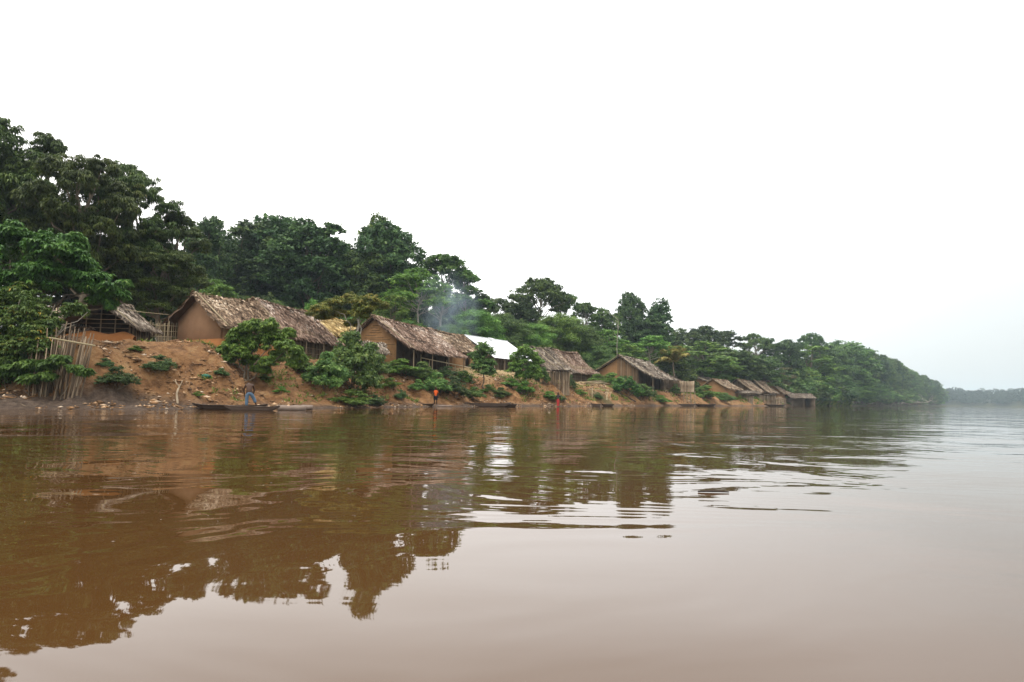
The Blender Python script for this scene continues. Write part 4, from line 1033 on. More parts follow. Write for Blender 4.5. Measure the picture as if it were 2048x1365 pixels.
def latrine(label, px, basepy, toppy, D, wpx, platpy=None, tint=.5, seed=1, thatch=True, name='stick_cabin', dep=1.6):
    rng = np.random.default_rng(seed); bp_ = P(px, basepy, D); zt = P(px, toppy, D).z; W_ = wpx * D / F
    z0 = T(bp_.x, bp_.y); root = empty(name, (bp_.x, bp_.y, z0), R(10)); tag(root, label, 'cabin')
    fl = (P(px, platpy, D).z - z0) if platpy else 0.0; top = zt - z0
    m = MB()
    for (A, B) in (((-W_ / 2, 0), (W_ / 2, 0)), ((-W_ / 2, 0), (-W_ / 2, dep)), ((W_ / 2, 0), (W_ / 2, dep)), ((-W_ / 2, dep), (W_ / 2, dep))):
        stick_wall(m, rng, A, B, fl - (0 if platpy else .4), lambda f: top - .1, .11, .042, tint, .05)
    m.build('wall', STICK, root)
    if platpy:
        m = MB()
        for i in range(9): m.tube([(-W_ / 2 - .3, dep * i / 8, fl - .04), (W_ / 2 + .3, dep * i / 8, fl - .04)], .05, 6, .5)
        m.build('platform', STICK, root)
        for i in range(8):
            x = -W_ / 2 + W_ * (i % 4) / 3 + rng.normal() * .08; y = 0 if i < 4 else dep
            m = MB(); m.tube([(x + rng.normal() * .1, y, -1.0), (x, y, fl)], .055, 6, .5); m.build('stilt', STICK, root)
    if thatch:
        m = MB(); roof_slope(m, rng, (-W_ / 2 - .2, -.3, top + .12), (W_ / 2 + .2, -.3, top + .05), np.array([0, 1.0, 0]), dep + .5, np.array([0, 0, 1.0]), .08, 26, .5, .15, .05, seed); m.build('roof', THATCH_GREY, root)
    return root
latrine('tall cabin of grey upright sticks with a dark gap, below the patched grey thatch', 1122, 787, 742, 88, 34, None, .55, 3)
latrine('grey stick screen cabin on stilts beside the wide gabled house', 1340, 806, 759, 127, 42, 779, .42, 4, False)
latrine('pale whitish stick cabin on stilts at the water edge before the far cluster', 1378, 810, 762, 125, 22, 784, .65, 5, False)
latrine('brown stick cabin at the foot of the far cluster with a flat top', 1537, 806, 790, 172, 34, None, .45, 6)
latrine('narrow grey stick cabin under the lean-to thatch', 1498, 804, 791, 160, 18, None, .7, 7)
# ochre daub outbuilding
bp_ = P(1092, 778, 92); zz = T(bp_.x, bp_.y); root = empty('mud_outbuilding', (bp_.x, bp_.y, zz), R(20)); tag(root, 'small yellow mud wall outbuilding left of the tall grey stick cabin', 'outbuilding')
m = MB(); tp = P(1092, 746, 92).z - zz; pwall(m, [(-1.0, -.8), (1.1, -.8), (1.1, tp), (-1.0, tp)], 'y', 0, .16, .8); pwall(m, [(0.1, -.8), (2.2, -.8), (2.2, tp), (.1, tp)], 'x', 1.0, .16, .6); pwall(m, [(0.1, -.8), (2.2, -.8), (2.2, tp), (.1, tp)], 'x', -.9, .16, .6); m.build('wall', MUD, root)
m = MB(); roof_slope(m, np.random.default_rng(4), (-1.4, -.5, tp + .05), (1.5, -.5, tp + .05), unit(np.array([0, 1, .12])), 2.9, unit(np.array([0, -.12, 1])), .1, 30, .5, .15, .05, 5); m.build('roof', THATCH, root)

# wood pile and leaning poles right of the cabins
rng = np.random.default_rng(22)
c = hit(1190, 772); root = empty('wood_pile', c); tag(root, 'pile of pale split planks on the slope left of the wide gabled house', 'wood pile')
for i in range(14):
    m = MB(); a = rng.normal() * .15; x0 = -2.2 + rng.normal() * .5; L_ = rng.uniform(2.4, 4.4); z_ = .1 + .1 * (i % 5)
    y_ = rng.normal() * .35; m.box((x0 + L_ / 2, y_, z_ + .15), (L_, .16, .05), Matrix.Rotation(a, 3, 'Z') @ Matrix.Rotation(rng.normal() * .05, 3, 'Y'), float(rng.uniform(.6, 1))); m.build('plank', CANE, root)
for (pa, pb, lab) in (((1232, 778), (1282, 803), 'upper dark pole lying down the slope beside the wood pile'), ((1226, 783), (1272, 806), 'lower dark pole lying down the slope beside the wood pile')):
    a, b_ = hit(*pa), hit(*pb); m = MB(); o0 = a
    m.tube([(0, 0, .08), ((b_ - a) / 2 + Vector((0, 0, .22)))[:], ((b_ - a) + Vector((0, 0, .1)))[:]], [.09, .08, .06], 7, .4)
    o = m.build('pole', DARKWOOD); o.location = a; tag(o, lab, 'pole')
c = hit(1200, 797); root = empty('drying_rack', c); tag(root, 'spindly rack of thin crossed sticks at the bank foot below the wood pile', 'rack')
for i in range(12):
    m = MB(); x = rng.uniform(-1.6, 1.6); m.tube([(x, rng.normal() * .3, -.3), (x + rng.normal() * .3, rng.normal() * .3, rng.uniform(.6, 1.6))], .022, 5, .8); m.build('stick', CANE, root)
for z_ in (.6, 1.1):
    m = MB(); m.tube([(-1.8, 0, z_), (1.7, .1, z_ + .1)], .022, 5, .8); m.build('rail', CANE, root)
# stakes fence running along the far huts
fence('stake_fence', 'rough stake fence along the foot of the last huts in the far cluster', xyD(1545, 177), xyD(1572, 190), 2.0, .25, .05, STICK, 6, rails=2, lean=.12)
# forked stump at the left bank
c = hit(354, 806); m = MB(); rng = np.random.default_rng(3)
limb(m, rng, (0, 0, -.3), (.03, 0, .75), .07, .05, 5, .03, 7, .9); limb(m, rng, (.03, 0, .7), (-.16, 0, 1.25), .045, .02, 4, .05, 6, .8); limb(m, rng, (.03, 0, .7), (.2, .05, 1.2), .045, .02, 4, .05, 6, .8); limb(m, rng, (-.1, 0, 1.05), (-.3, 0, 1.2), .025, .012, 3, .05, 5, .7)
o = m.build('forked_stump', STICK, None, True); o.location = c; tag(o, 'pale forked stump standing in the bank left of the canoes', 'stump')

# ------------------------------------------------------------------ boats
def canoe(label, px0, px1, py, Dn, w=.62, hgt=.36, mat=None, bow=.22, seed=1, name='dugout_canoe', rz=None, wet=.06, z=None):
    a, b_ = P(px0, py, Dn), P(px1, py, Dn if rz is None else Dn + rz); L_ = math.hypot(b_.x - a.x, b_.y - a.y)
    root = empty(name, (a.x, a.y, -wet if z is None else z), math.atan2(b_.y - a.y, b_.x - a.x)); tag(root, label, 'canoe', 'dugout canoes along the bank')
    n = 26; k = 9; rng = np.random.default_rng(seed)
    xs_ = np.linspace(0, 1, n); V = []
    for inner in (0, 1):
        for i, f in enumerate(xs_):
            ff = min(f, 1 - f) * 2; wd = (min(1, ff * 2.6) ** .6) * w / 2 + .015; sh_ = bow * (1 - min(1, ff * 2.2)) ** 2
            th = 0 if not inner else .035
            dp = hgt * (min(1, .25 + ff * 2.2))
            for j in range(k):
                an = -math.pi / 2 + math.pi * j / (k - 1)
                yy = math.sin(an) * (wd - th * (1 if wd > .05 else .2)) ; zz_ = hgt + sh_ - (math.cos(an) ** .75 if math.cos(an) > 1e-6 else 0) * max(.02, dp - th * 1.4) 
                if inner and j in (0, k - 1): zz_ -= .0
                V.append((f * L_, yy, zz_ + rng.normal() * .004))
    V = np.array(V); NN = n * k; Fc = []
    for i in range(n - 1):
        for j in range(k - 1):
            q = (i * k + j, (i + 1) * k + j, (i + 1) * k + j + 1, i * k + j + 1); Fc.append(q); Fc.append((q[3] + NN, q[2] + NN, q[1] + NN, q[0] + NN))
        for j in (0, k - 1):
            q = (i * k + j, (i + 1) * k + j, (i + 1) * k + j + NN, i * k + j + NN); Fc.append(q)
    for i in (0, n - 1):
        for j in range(k - 1): Fc.append((i * k + j, i * k + j + 1, i * k + j + 1 + NN, i * k + j + NN))
    m = MB(); m.add(V, Fc, .45); m.build('hull', mat or DARKWOOD, root, True)
    for f in (.3, .68):
        m = MB(); m.box((L_ * f, 0, hgt - .05), (.14, w * .92, .03), None, .7); m.build('thwart', GREYWOOD, root)
    return root
canoe('dark dugout canoe with raised pointed bow, leftmost boat at the near bank', 384, 535, 815, 36.6, .66, .30, DARKWOOD, .10, 1, rz=.4)
canoe('reddish dugout canoe in front, below the man in jeans', 448, 560, 816, 35.6, .6, .28, GREYWOOD, .06, 2, rz=.3)
canoe('pale-rimmed dugout canoe moored in front of the banks of shrubs in the middle', 926, 1022, 810, 66.5, .75, .40, GREYWOOD, .12, 3, rz=2.5)
canoe('short dark dugout canoe behind the stern of the pale-rimmed canoe', 1004, 1034, 811, 69.5, .6, .32, DARKWOOD, .05, 4, rz=.5)
canoe('small dark canoe beside the person in orange', 842, 868, 811.5, 61, .5, .30, DARKWOOD, .05, 5)
canoe('small brown canoe below the wood pile', 1182, 1203, 811, 89, .6, .38, GREYWOOD, .06, 6)
canoe('small black canoe next to the brown one below the wood pile', 1203, 1228, 811, 90, .6, .36, DARKWOOD, .06, 7)
canoe('long dark canoe moored below the green slope left of the stilt cabin', 1296, 1352, 810, 118, .8, .5, DARKWOOD, .2, 8, rz=4)
canoe('grey dugout moored right under the stilt cabin', 1345, 1392, 811, 119, .8, .42, GREYWOOD, .1, 9, rz=3)
canoe('dark canoe at the right of the pale stilt cabin', 1390, 1432, 810.5, 126, .8, .42, DARKWOOD, .1, 10, rz=4)
canoe('far dark canoe at the foot of the last huts', 1528, 1572, 810.8, 168, .9, .45, DARKWOOD, .1, 11, rz=8)
def log(name, label, px0, px1, py, D, r, mat, seed, dz=0.0, dD=.3):
    a, b_ = P(px0, py, D), P(px1, py - .3, D + dD); m = MB(); rng = np.random.default_rng(seed); d = b_ - a; n = 9
    pts = [np.array((d.x * i / (n - 1), d.y * i / (n - 1), rng.normal() * .01)) for i in range(n)]
    m.tube(pts, [r * (1 + rng.normal() * .06) for _ in range(n)], 10, .7)
    o = m.build(name, mat, None, True); o.location = (a.x, a.y, r * .7 + dz); tag(o, label, 'log', 'logs at the near water edge'); return o
log('floating_log', 'thick grey log floating right behind the reddish canoe', 556, 612, 812, 37.4, .16, GREYWOOD, 1)
log('floating_log', 'reddish end of a second log lying behind the thick grey log', 586, 626, 810, 38.2, .14, GREYWOOD, 2, .05)
log('washing_plank', 'flat grey drift trunk at the feet of the person in orange', 866, 904, 811, 62.2, .10, GREYWOOD, 3, -.02)
# dead branches by the point
rng = np.random.default_rng(14)
a = shore(1795, 1.0); root = empty('fallen_tree', a); tag(root, 'bleached fallen tree with bare branches in the river edge below the wooded point', 'fallen tree')
m = MB(); limb(m, rng, (-2, 0, .4), (20, 3, 2.2), .4, .2, 8, .03, 7, .4); m.build('trunk', BARK, root, True)
for i in range(9):
    x = rng.uniform(2, 22); m = MB(); e_ = (x + rng.normal() * 5, rng.normal() * 4, rng.uniform(3, 9)); pp = limb(m, rng, (x, .3, 1 + x * .08), e_, .2, .05, 5, .08, 5, .9); limb(m, rng, pp[2], (e_[0] + rng.normal() * 3, e_[1], e_[2] * .9), .1, .03, 4, .08, 4, .9); m.build('branch', PALE_BARK, root)
c = shore(1656, .4); m = MB(); limb(m, rng, (0, 0, -.5), (.3, 0, 3.2), .28, .18, 5, .04, 7, .2); limb(m, rng, (.2, 0, 1.8), (-1.6, 0, 3.2), .16, .06, 4, .05, 6, .2)
o = m.build('dead_stump', DARKWOOD, None, True); o.location = c; tag(o, 'dark dead stump in the water edge where the village ends', 'stump')

# ------------------------------------------------------------------ people
SKIN = rampmat('dark_skin', [(0, (.045, .020, .010)), (.5, (.095, .048, .027)), (1, (.15, .085, .052))], .6, 3, .15, spec=.2)
HAIR = rampmat('black_hair', [(0, (.006, .005, .004)), (1, (.02, .016, .013))], .8, 8, .2)
JEANS = rampmat('blue_jeans', [(0, (.08, .13, .19)), (.5, (.17, .25, .34)), (1, (.32, .41, .49))], .85, 5, .3, .004, 30)
ORANGE = rampmat('orange_cloth', [(0, (.65, .10, .015)), (.5, (.90, .18, .03)), (1, (.95, .26, .05))], .8, 5, .2, .004, 20)
NAVY = rampmat('dark_shorts', [(0, (.012, .012, .018)), (1, (.035, .032, .04))], .85, 5, .2)
REDC = rampmat('red_cloth', [(0, (.16, .012, .012)), (.5, (.34, .028, .024)), (1, (.46, .06, .05))], .85, 5, .2, .004, 20)
GREYC = rampmat('dark_top', [(0, (.03, .025, .03)), (1, (.08, .065, .07))], .85, 5, .2)
def skin_mesh(name, joints, edges, radii, mat, parent, root_i=0, sub=1):
    me = bpy.data.meshes.new(name); me.from_pydata(joints, edges, []); me.materials.append(mat)
    a = me.attributes.new('tint', 'FLOAT', 'POINT'); a.data.foreach_set('value', [0.5] * len(joints))
    o = bpy.data.objects.new(name, me); COL.objects.link(o); o.parent = parent
    sm = o.modifiers.new('skin', 'SKIN'); sm.use_smooth_shade = True
    if not me.skin_vertices:
        bpy.context.view_layer.objects.active = o
    lay = me.skin_vertices[0].data if me.skin_vertices else None
    if lay:
        for i, r in enumerate(radii):
            lay[i].radius = (r, r) if np.isscalar(r) else r
            lay[i].use_root = (i == root_i)
    ss = o.modifiers.new('sub', 'SUBSURF'); ss.levels = sub; ss.render_levels = sub
    return o
def person(name, label, loc, rz, J, hairscale=1.0):
    """J: joint dict; builds one continuous skinned body with hands and face, hair as child"""
    root = empty(name, loc, rz); tag(root, label, 'person')
    V = []; E = []; Rr = []
    def v(p, r, par=None):
        V.append(tuple(p)); Rr.append(r)
        if par is not None: E.append((par, len(V) - 1))
        return len(V) - 1
    pel = v(J['pel'], (.15, .115)); sp = v(J['spine'], (.145, .105), pel); ch = v(J['chest'], (.185, .12), sp); nk = v(J['neck'], .062, ch)
    hc = Vector(J['head']); nkv = Vector(J['neck']); hd = (hc - nkv).normalized()
    h1_ = v(hc - hd * .05, (.072, .08), nk); h2_ = v(hc + hd * .07, (.075, .085), h1_); v(hc + hd * .13, .045, h2_)
    fwd = Vector(J['face']).normalized()
    v(hc + fwd * .105 - hd * .005, .014, h1_)               # nose
    v(hc + fwd * .06 - hd * .085, .032, h1_)                # chin and mouth
    sidev = fwd.cross(hd).normalized()
    for s in (-1, 1): v(hc + sidev * s * .088, .018, h1_)    # ears
    for s in ('L', 'R'):
        sh_ = v(J['sh' + s], .066, ch); e_ = v(J['el' + s], .048, sh_); wv = Vector(J['wr' + s]); wr = v(wv, .032, e_)
        ad = (wv - Vector(J['el' + s])).normalized(); pm_ = v(wv + ad * .07, (.038, .018), wr)
        sv = ad.cross(Vector((0, 1, 0.1))).normalized()
        for q, ln in ((-.03, .07), (-.01, .085), (.01, .08), (.03, .065)):
            f1 = v(wv + ad * (.095 + ln * .4) + sv * q, .009, pm_); v(wv + ad * (.095 + ln) + sv * q + Vector((0, .02, 0)), .008, f1)
        v(wv + ad * .06 + sv * (-.055 if s == 'L' else .055), .01, pm_)
        hp = v(J['hip' + s], .095, pel); kn = v(J['kn' + s], .06, hp); an = v(J['an' + s], .038, kn)
        av = Vector(J['an' + s]); fd = Vector(J.get('foot', (0, 1, 0))); hl_ = v(av + Vector((0, 0, -.05)) - fd * .03, .035, an); ft = v(av + fd * .12 + Vector((0, 0, -.06)), .035, hl_); v(av + fd * .19 + Vector((0, 0, -.065)), .024, ft)
    b_ = skin_mesh('body', V, E, Rr, SKIN, root)
    hv = [tuple(hc + hd * .02 - fwd * .05), tuple(hc + hd * .09 - fwd * .01), tuple(hc + hd * .135)]
    skin_mesh('hair', hv, [(0, 1), (1, 2)], [.075, .088, .05], HAIR, root)
    # eyes
    m = MB()
    for s in (-1, 1):
        e0 = hc + fwd * .088 + hd * .025 + sidev * s * .032; m.tube([tuple(e0 - fwd * .01), tuple(e0 + fwd * .006)], .010, 6, .1)
    m.build('eyes', HAIR, b_)
    return root
# man in jeans bending over, seen from behind; stands on the bank edge behind the canoe
c = hit(497, 812); pD = 38.6; pp = P(497, 809, pD); zf = max(.05, T(pp.x, pp.y))
hipz = .93
J1 = dict(pel=(0, 0, .95), spine=(0, .12, 1.10), chest=(0, .29, 1.27), neck=(0, .44, 1.36), head=(-.04, .55, 1.37), face=(0, .75, -.65), foot=(.0, 1, 0),
          shL=(-.19, .31, 1.29), elL=(-.28, .32, 1.02), wrL=(-.24, .42, .79), shR=(.19, .31, 1.29), elR=(.29, .34, 1.02), wrR=(.25, .46, .79),
          hipL=(-.10, 0, .90), knL=(-.11, .03, .48), anL=(-.10, -.02, .09), hipR=(.11, 0, .90), knR=(.28, .12, .53), anR=(.44, .02, .10))
J1['foot'] = Vector((0, 1, 0))
man = person('person', 'bare-backed man in faded blue jeans bending forward beside the canoes', (pp.x, pp.y, zf), R(22), J1)
skin_mesh('jeans', [(0, 0, .98), (0, 0, .90), (-.09, 0, .84), (-.11, .03, .48), (-.10, -.01, .12), (.10, 0, .84), (.28, .10, .53), (.37, .05, .30)], [(0, 1), (1, 2), (2, 3), (3, 4), (1, 5), (5, 6), (6, 7)], [(.165, .13), (.185, .15), .125, .098, .09, .125, .10, .092], JEANS, man)
# person in orange
pp = P(871, 809, 62.5); zf = .06
J2 = dict(pel=(0, 0, .92), spine=(0, 0, 1.08), chest=(0, .01, 1.30), neck=(0, 0, 1.47), head=(0, -.01, 1.60), face=(-.3, -1, 0), shL=(-.155, 0, 1.36), elL=(-.22, -.03, 1.10), wrL=(-.12, -.20, .98), shR=(.155, 0, 1.36), elR=(.22, .03, 1.09), wrR=(.24, -.08, .86),
          hipL=(-.09, 0, .88), knL=(-.10, -.02, .48), anL=(-.10, .02, .08), hipR=(.09, 0, .88), knR=(.10, -.02, .48), anR=(.12, .02, .08), foot=Vector((-.3, -.95, 0)))
og = person('person', 'person in a bright orange shirt and dark shorts standing at the water edge', (pp.x, pp.y, zf), 0, J2)
skin_mesh('shirt', [(0, 0, .80), (0, 0, 1.08), (0, .01, 1.30), (0, 0, 1.43), (-.14, 0, 1.35), (-.20, -.01, 1.16), (.14, 0, 1.35), (.20, .01, 1.16)], [(0, 1), (1, 2), (2, 3), (2, 4), (4, 5), (2, 6), (6, 7)], [(.185, .14), (.16, .13), (.17, .125), .07, .075, .062, .075, .062], ORANGE, og)
skin_mesh('shorts', [(0, 0, .92), (-.09, 0, .84), (-.10, -.02, .46), (.09, 0, .84), (.10, -.02, .46)], [(0, 1), (1, 2), (0, 3), (3, 4)], [(.155, .12), .115, .105, .115, .105], NAVY, og)
# person in red wrap, standing in the shallows
pp = P(1116, 812, 77); zf = -.12
J3 = dict(J2); J3.update(face=(.2, 1, 0), elL=(-.30, .04, 1.12), wrL=(-.20, .20, .96), elR=(.31, .02, 1.12), wrR=(.22, .16, .94), foot=Vector((0, 1, 0)))
rd = person('person', 'person in a long red wrap and dark top standing in the shallows', (pp.x, pp.y, zf), 0, J3)
m = MB(); rings = [(.22, .15, .13), (.45, .155, .13), (.72, .175, .145), (.90, .165, .13), (1.0, .14, .11)]; V = []; ng = 16
for (z_, rx, ry) in rings:
    for j in range(ng):
        a = j * 6.283 / ng; wv_ = 1 + .06 * math.sin(a * 5) * (1.1 - z_); V.append((rx * wv_ * math.cos(a), ry * wv_ * math.sin(a), z_))
m.add(V, [(i * ng + j, i * ng + (j + 1) % ng, (i + 1) * ng + (j + 1) % ng, (i + 1) * ng + j) for i in range(4) for j in range(ng)], .5); m.build('wrap', REDC, rd, True)
skin_mesh('top', [(0, 0, 1.02), (0, .01, 1.30), (0, 0, 1.42), (-.14, 0, 1.35), (-.20, .04, 1.18), (.14, 0, 1.35), (.20, .03, 1.18)], [(0, 1), (1, 2), (1, 3), (3, 4), (1, 5), (5, 6)], [(.15, .12), (.165, .12), .07, .075, .06, .075, .06], GREYC, rd)

# ------------------------------------------------------------------ near plants
# big leafy tree at left: palmate leaves
def palmate_tree(name, label, loc, puffs, Lf, Wf, mat, seed, stems, cat='tree', nl=9, nc=30, bark=BARK, tb=0, rosette=6, droop=.7, sig=.2, group=None):
    rng = np.random.default_rng(seed); root = empty(name, loc); tag(root, label, cat, group)
    m = MB()
    for (c, r, fl) in puffs: puff(m, rng, c, (r, r, r * fl), nc, nl, Lf, Wf, sig, droop, -.6, tb, rosette)
    m.build('crown', mat, root)
    t_ = MB()
    for (a, b_, r0, r1) in stems:
        limb(t_, rng, a, b_, r0, r1, 7, .035, 7, float(rng.uniform(.4, .9)))
    t_.build('trunk', bark, root, True)
    return root
c = P(30, 780, 38); zb = T(c.x, c.y)
def LP(px, py, D, o):
    p = P(px, py, D); return (p.x - o[0], p.y - o[1], p.z - o[2])
o0 = (c.x, c.y, zb)
pf = []
for (px, py, r, D) in [(-40, 500, 1.7, 38), (20, 490, 1.4, 37.5), (80, 495, 1.3, 38), (130, 498, 1.2, 38), (165, 525, 1.1, 38.5), (200, 560, 1.0, 38.5), (225, 584, .6, 38.5), (60, 545, 1.4, 37), (0, 560, 1.5, 37), (110, 560, 1.2, 37.5),
                       (150, 562, .75, 38), (238, 572, .5, 39), (-60, 590, 1.6, 37), (30, 610, 1.1, 36.5), (190, 588, .55, 38.3), (222, 604, .25, 38.3), (145, 480, .6, 38.5), (95, 475, .6, 38.5), (30, 468, .7, 38), (-20, 470, .8, 38)]:
    pf.append((LP(px, py, D, o0), r, .55))
st = [((0, 0, -.4), LP(60, 640, 38, o0), .16, .12), (LP(60, 640, 38, o0), LP(150, 590, 38, o0), .09, .03), (LP(60, 640, 38, o0), LP(20, 520, 38, o0), .11, .04), (LP(150, 590, 38, o0), LP(235, 582, 38.6, o0), .035, .012), (LP(60, 630, 38, o0), LP(-40, 540, 38, o0), .09, .03), (LP(20, 560, 38, o0), LP(130, 505, 38, o0), .05, .02), (LP(100, 610, 38, o0), LP(205, 610, 38.6, o0), .035, .012)]
rb = np.random.default_rng(7); pf2 = []
for (c_, r_, f_) in pf:
    for k_ in range(4):
        o_ = rb.normal(size=3) * r_ * .55; pf2.append(((c_[0] + o_[0], c_[1] + o_[1], c_[2] + o_[2] * .8), r_ * rb.uniform(.32, .62), rb.uniform(.45, .8)))
pf = pf2
for (c_, r_, f_) in pf[::3]: st.append((LP(60, 640, 38, o0), (c_[0], c_[1], c_[2] - r_ * .3), .03, .01))
palmate_tree('broadleaf_tree', 'large bright green broadleaf tree overhanging the bank before the mango trees', o0, pf, .27, .13, G['bright'], 51, st, nc=26, nl=4, sig=.3)
c = P(20, 785, 35); zb = T(c.x, c.y); o0 = (c.x, c.y, zb); pf = []
for (px, py, r, D) in [(-30, 640, 1.0, 35), (20, 650, .9, 34.8), (60, 625, .8, 35.2), (95, 640, .6, 35.4), (0, 700, .9, 34.5), (45, 695, .8, 34.5), (85, 690, .55, 34.4), (30, 735, .7, 34.2), (-20, 750, .9, 34), (75, 735, .5, 34.2), (60, 592, .8, 36), (10, 600, .8, 36), (150, 618, .45, 35.8), (-10, 670, .8, 34.8), (65, 665, .6, 34.6), (20, 720, .5, 34.2), (90, 650, .35, 34.8)]:
    pf.append((LP(px, py, D, o0), r, .8))
st = [((rx * .3, 0, -.3), LP(px, py, 35, o0), .035, .012) for rx, px, py in [(-2, -30, 640), (-1, 10, 650), (0, 40, 600), (1, 60, 690), (0, 90, 640), (2, 110, 610), (-1, 20, 700), (1, 130, 690), (2, 150, 650), (1, 175, 625)]]
palmate_tree('yellowing_shrub', 'tangled shrub with yellow and green leaves and thin bare stems under the left broadleaf tree', o0, pf, .20, .10, G['yellow'], 52, st, 'shrub', nc=34, nl=7, sig=.28, bark=PALE_BARK)
c = P(60, 785, 33.6); zb = T(c.x, c.y); o0 = (c.x, c.y, zb); pf = []
for (px, py, r, D) in [(-20, 745, .6, 33.6), (20, 742, .45, 33.5), (58, 728, .4, 33.6), (92, 728, .35, 33.7), (120, 718, .3, 33.6), (150, 735, .22, 33.6), (172, 742, .2, 33.6), (95, 750, .25, 33.4), (60, 755, .3, 33.3)]:
    pf.append((LP(px, py, D, o0), r, .6))
palmate_tree('low_shrub', 'low green leafy shrub sprawling over the foot of the bare canes', o0, pf, .26, .14, G['bright'], 53, [((rx, 0, -.2), LP(px, 745, 33.6, o0), .02, .01) for rx, px in ((-1, 0), (0, 40), (.5, 80), (1.2, 120), (1.5, 150))], 'shrub', nc=20, nl=5)

# multi-stemmed small tree above the man
c = hit(492, 762); o0 = tuple(c); D = c.y; pf = []
for (px, py, r) in [(510, 655, .55), (475, 668, .45), (545, 670, .5), (570, 690, .45), (520, 685, .6), (460, 690, .4), (480, 705, .45), (555, 712, .42), (500, 720, .4), (455, 718, .28), (530, 738, .25), (578, 665, .3), (590, 700, .28), (600, 715, .3), (540, 650, .35), (490, 655, .3), (560, 680, .4), (535, 722, .35), (470, 735, .22), (585, 725, .3), (445, 700, .25), (512, 735, .22), (500, 690, .5)]:
    pf.append((LP(px, py, D + np.random.default_rng(px).normal() * .5, o0), r * 1.25, .85))
st = [((0, 0, -.3), LP(500, 720, D, o0), .10, .05), (LP(497, 740, D, o0), LP(545, 690, D, o0), .06, .02), ((.1, 0, -.2), LP(470, 700, D, o0), .07, .02), ((-.2, 0, -.2), LP(500, 665, D + .3, o0), .07, .02), ((.25, 0, 0), LP(575, 700, D, o0), .06, .02), (LP(500, 720, D, o0), LP(520, 660, D, o0), .05, .015)]
palmate_tree('small_tree', 'bushy small tree with several dark stems on the slope right above the man in jeans', o0, pf, .20, .12, G['light'], 54, st, nc=44, nl=7, sig=.14)
# umbrella tree by the ochre house
c = P(712, 730, 60); z = T(c.x, c.y); o0 = (c.x, c.y, z); D = 60; pf = []
for i, (px, py, r) in enumerate([(640, 618, .8), (665, 606, .9), (700, 598, 1.0), (735, 600, 1.0), (755, 610, .7), (680, 625, .9), (720, 628, .8), (645, 632, .6), (705, 645, .7), (730, 615, .9), (765, 608, .45), (625, 626, .4)]):
    pf.append((LP(px, py, D + (i % 3 - 1) * .9, o0), r, .38))
st = [((0, 0, -.4), LP(716, 640, D, o0), .13, .08), ((.05, .2, -.4), LP(722, 620, D + .3, o0), .09, .05), (LP(712, 690, D, o0), LP(690, 632, D, o0), .06, .04), (LP(690, 632, D, o0), LP(660, 618, D, o0), .045, .02), (LP(716, 650, D, o0), LP(760, 608, D, o0), .05, .02), (LP(716, 640, D, o0), LP(700, 600, D, o0), .05, .02)]
palmate_tree('flat_topped_tree', 'olive flat-topped tree with reddish leaf tips and bare forked trunk beside the ochre house', o0, pf, .24, .10, G['rust'], 55, st, nc=34, nl=6, bark=PALE_BARK)
# two small trees on the terrace
def small_tree(label, px, basepy, crown, Lf, mat, seed, bark=BARK, tr=.08):
    c = hit(px, basepy); o0 = tuple(c); D = c.y
    pf = [(LP(x, y, D + ((i * 7) % 5 - 2) * .35, o0), r * D / F, .75) for i, (x, y, r) in enumerate(crown)]
    st = [((0, 0, -.3), LP(px, (basepy + min(y for _, y, _ in crown)) / 2 + 8, D, o0), tr, tr * .7)] + [(LP(px, (basepy + min(y for _, y, _ in crown)) / 2 + 10, D, o0), p_[0], tr * .55, .015) for p_ in pf]
    return palmate_tree('small_tree', label, o0, pf, Lf, Lf * .5, mat, seed, st, nc=26, nl=6, bark=bark)
small_tree('compact dark green tree on a thin trunk before the left end of the white roof', 967, 777, [(965, 695, 13), (955, 708, 14), (975, 705, 14), (960, 722, 15), (975, 725, 14), (966, 738, 13), (980, 742, 9), (952, 732, 10)], .24, G['forest'], 56)
small_tree('lighter spreading tree with a bare pale trunk before the right end of the white roof', 1052, 786, [(1050, 700, 13), (1035, 715, 15), (1060, 712, 14), (1045, 728, 17), (1065, 735, 15), (1030, 735, 12), (1055, 748, 13), (1075, 722, 10), (1040, 748, 10), (1072, 750, 9)], .28, G['light'], 57, PALE_BARK)
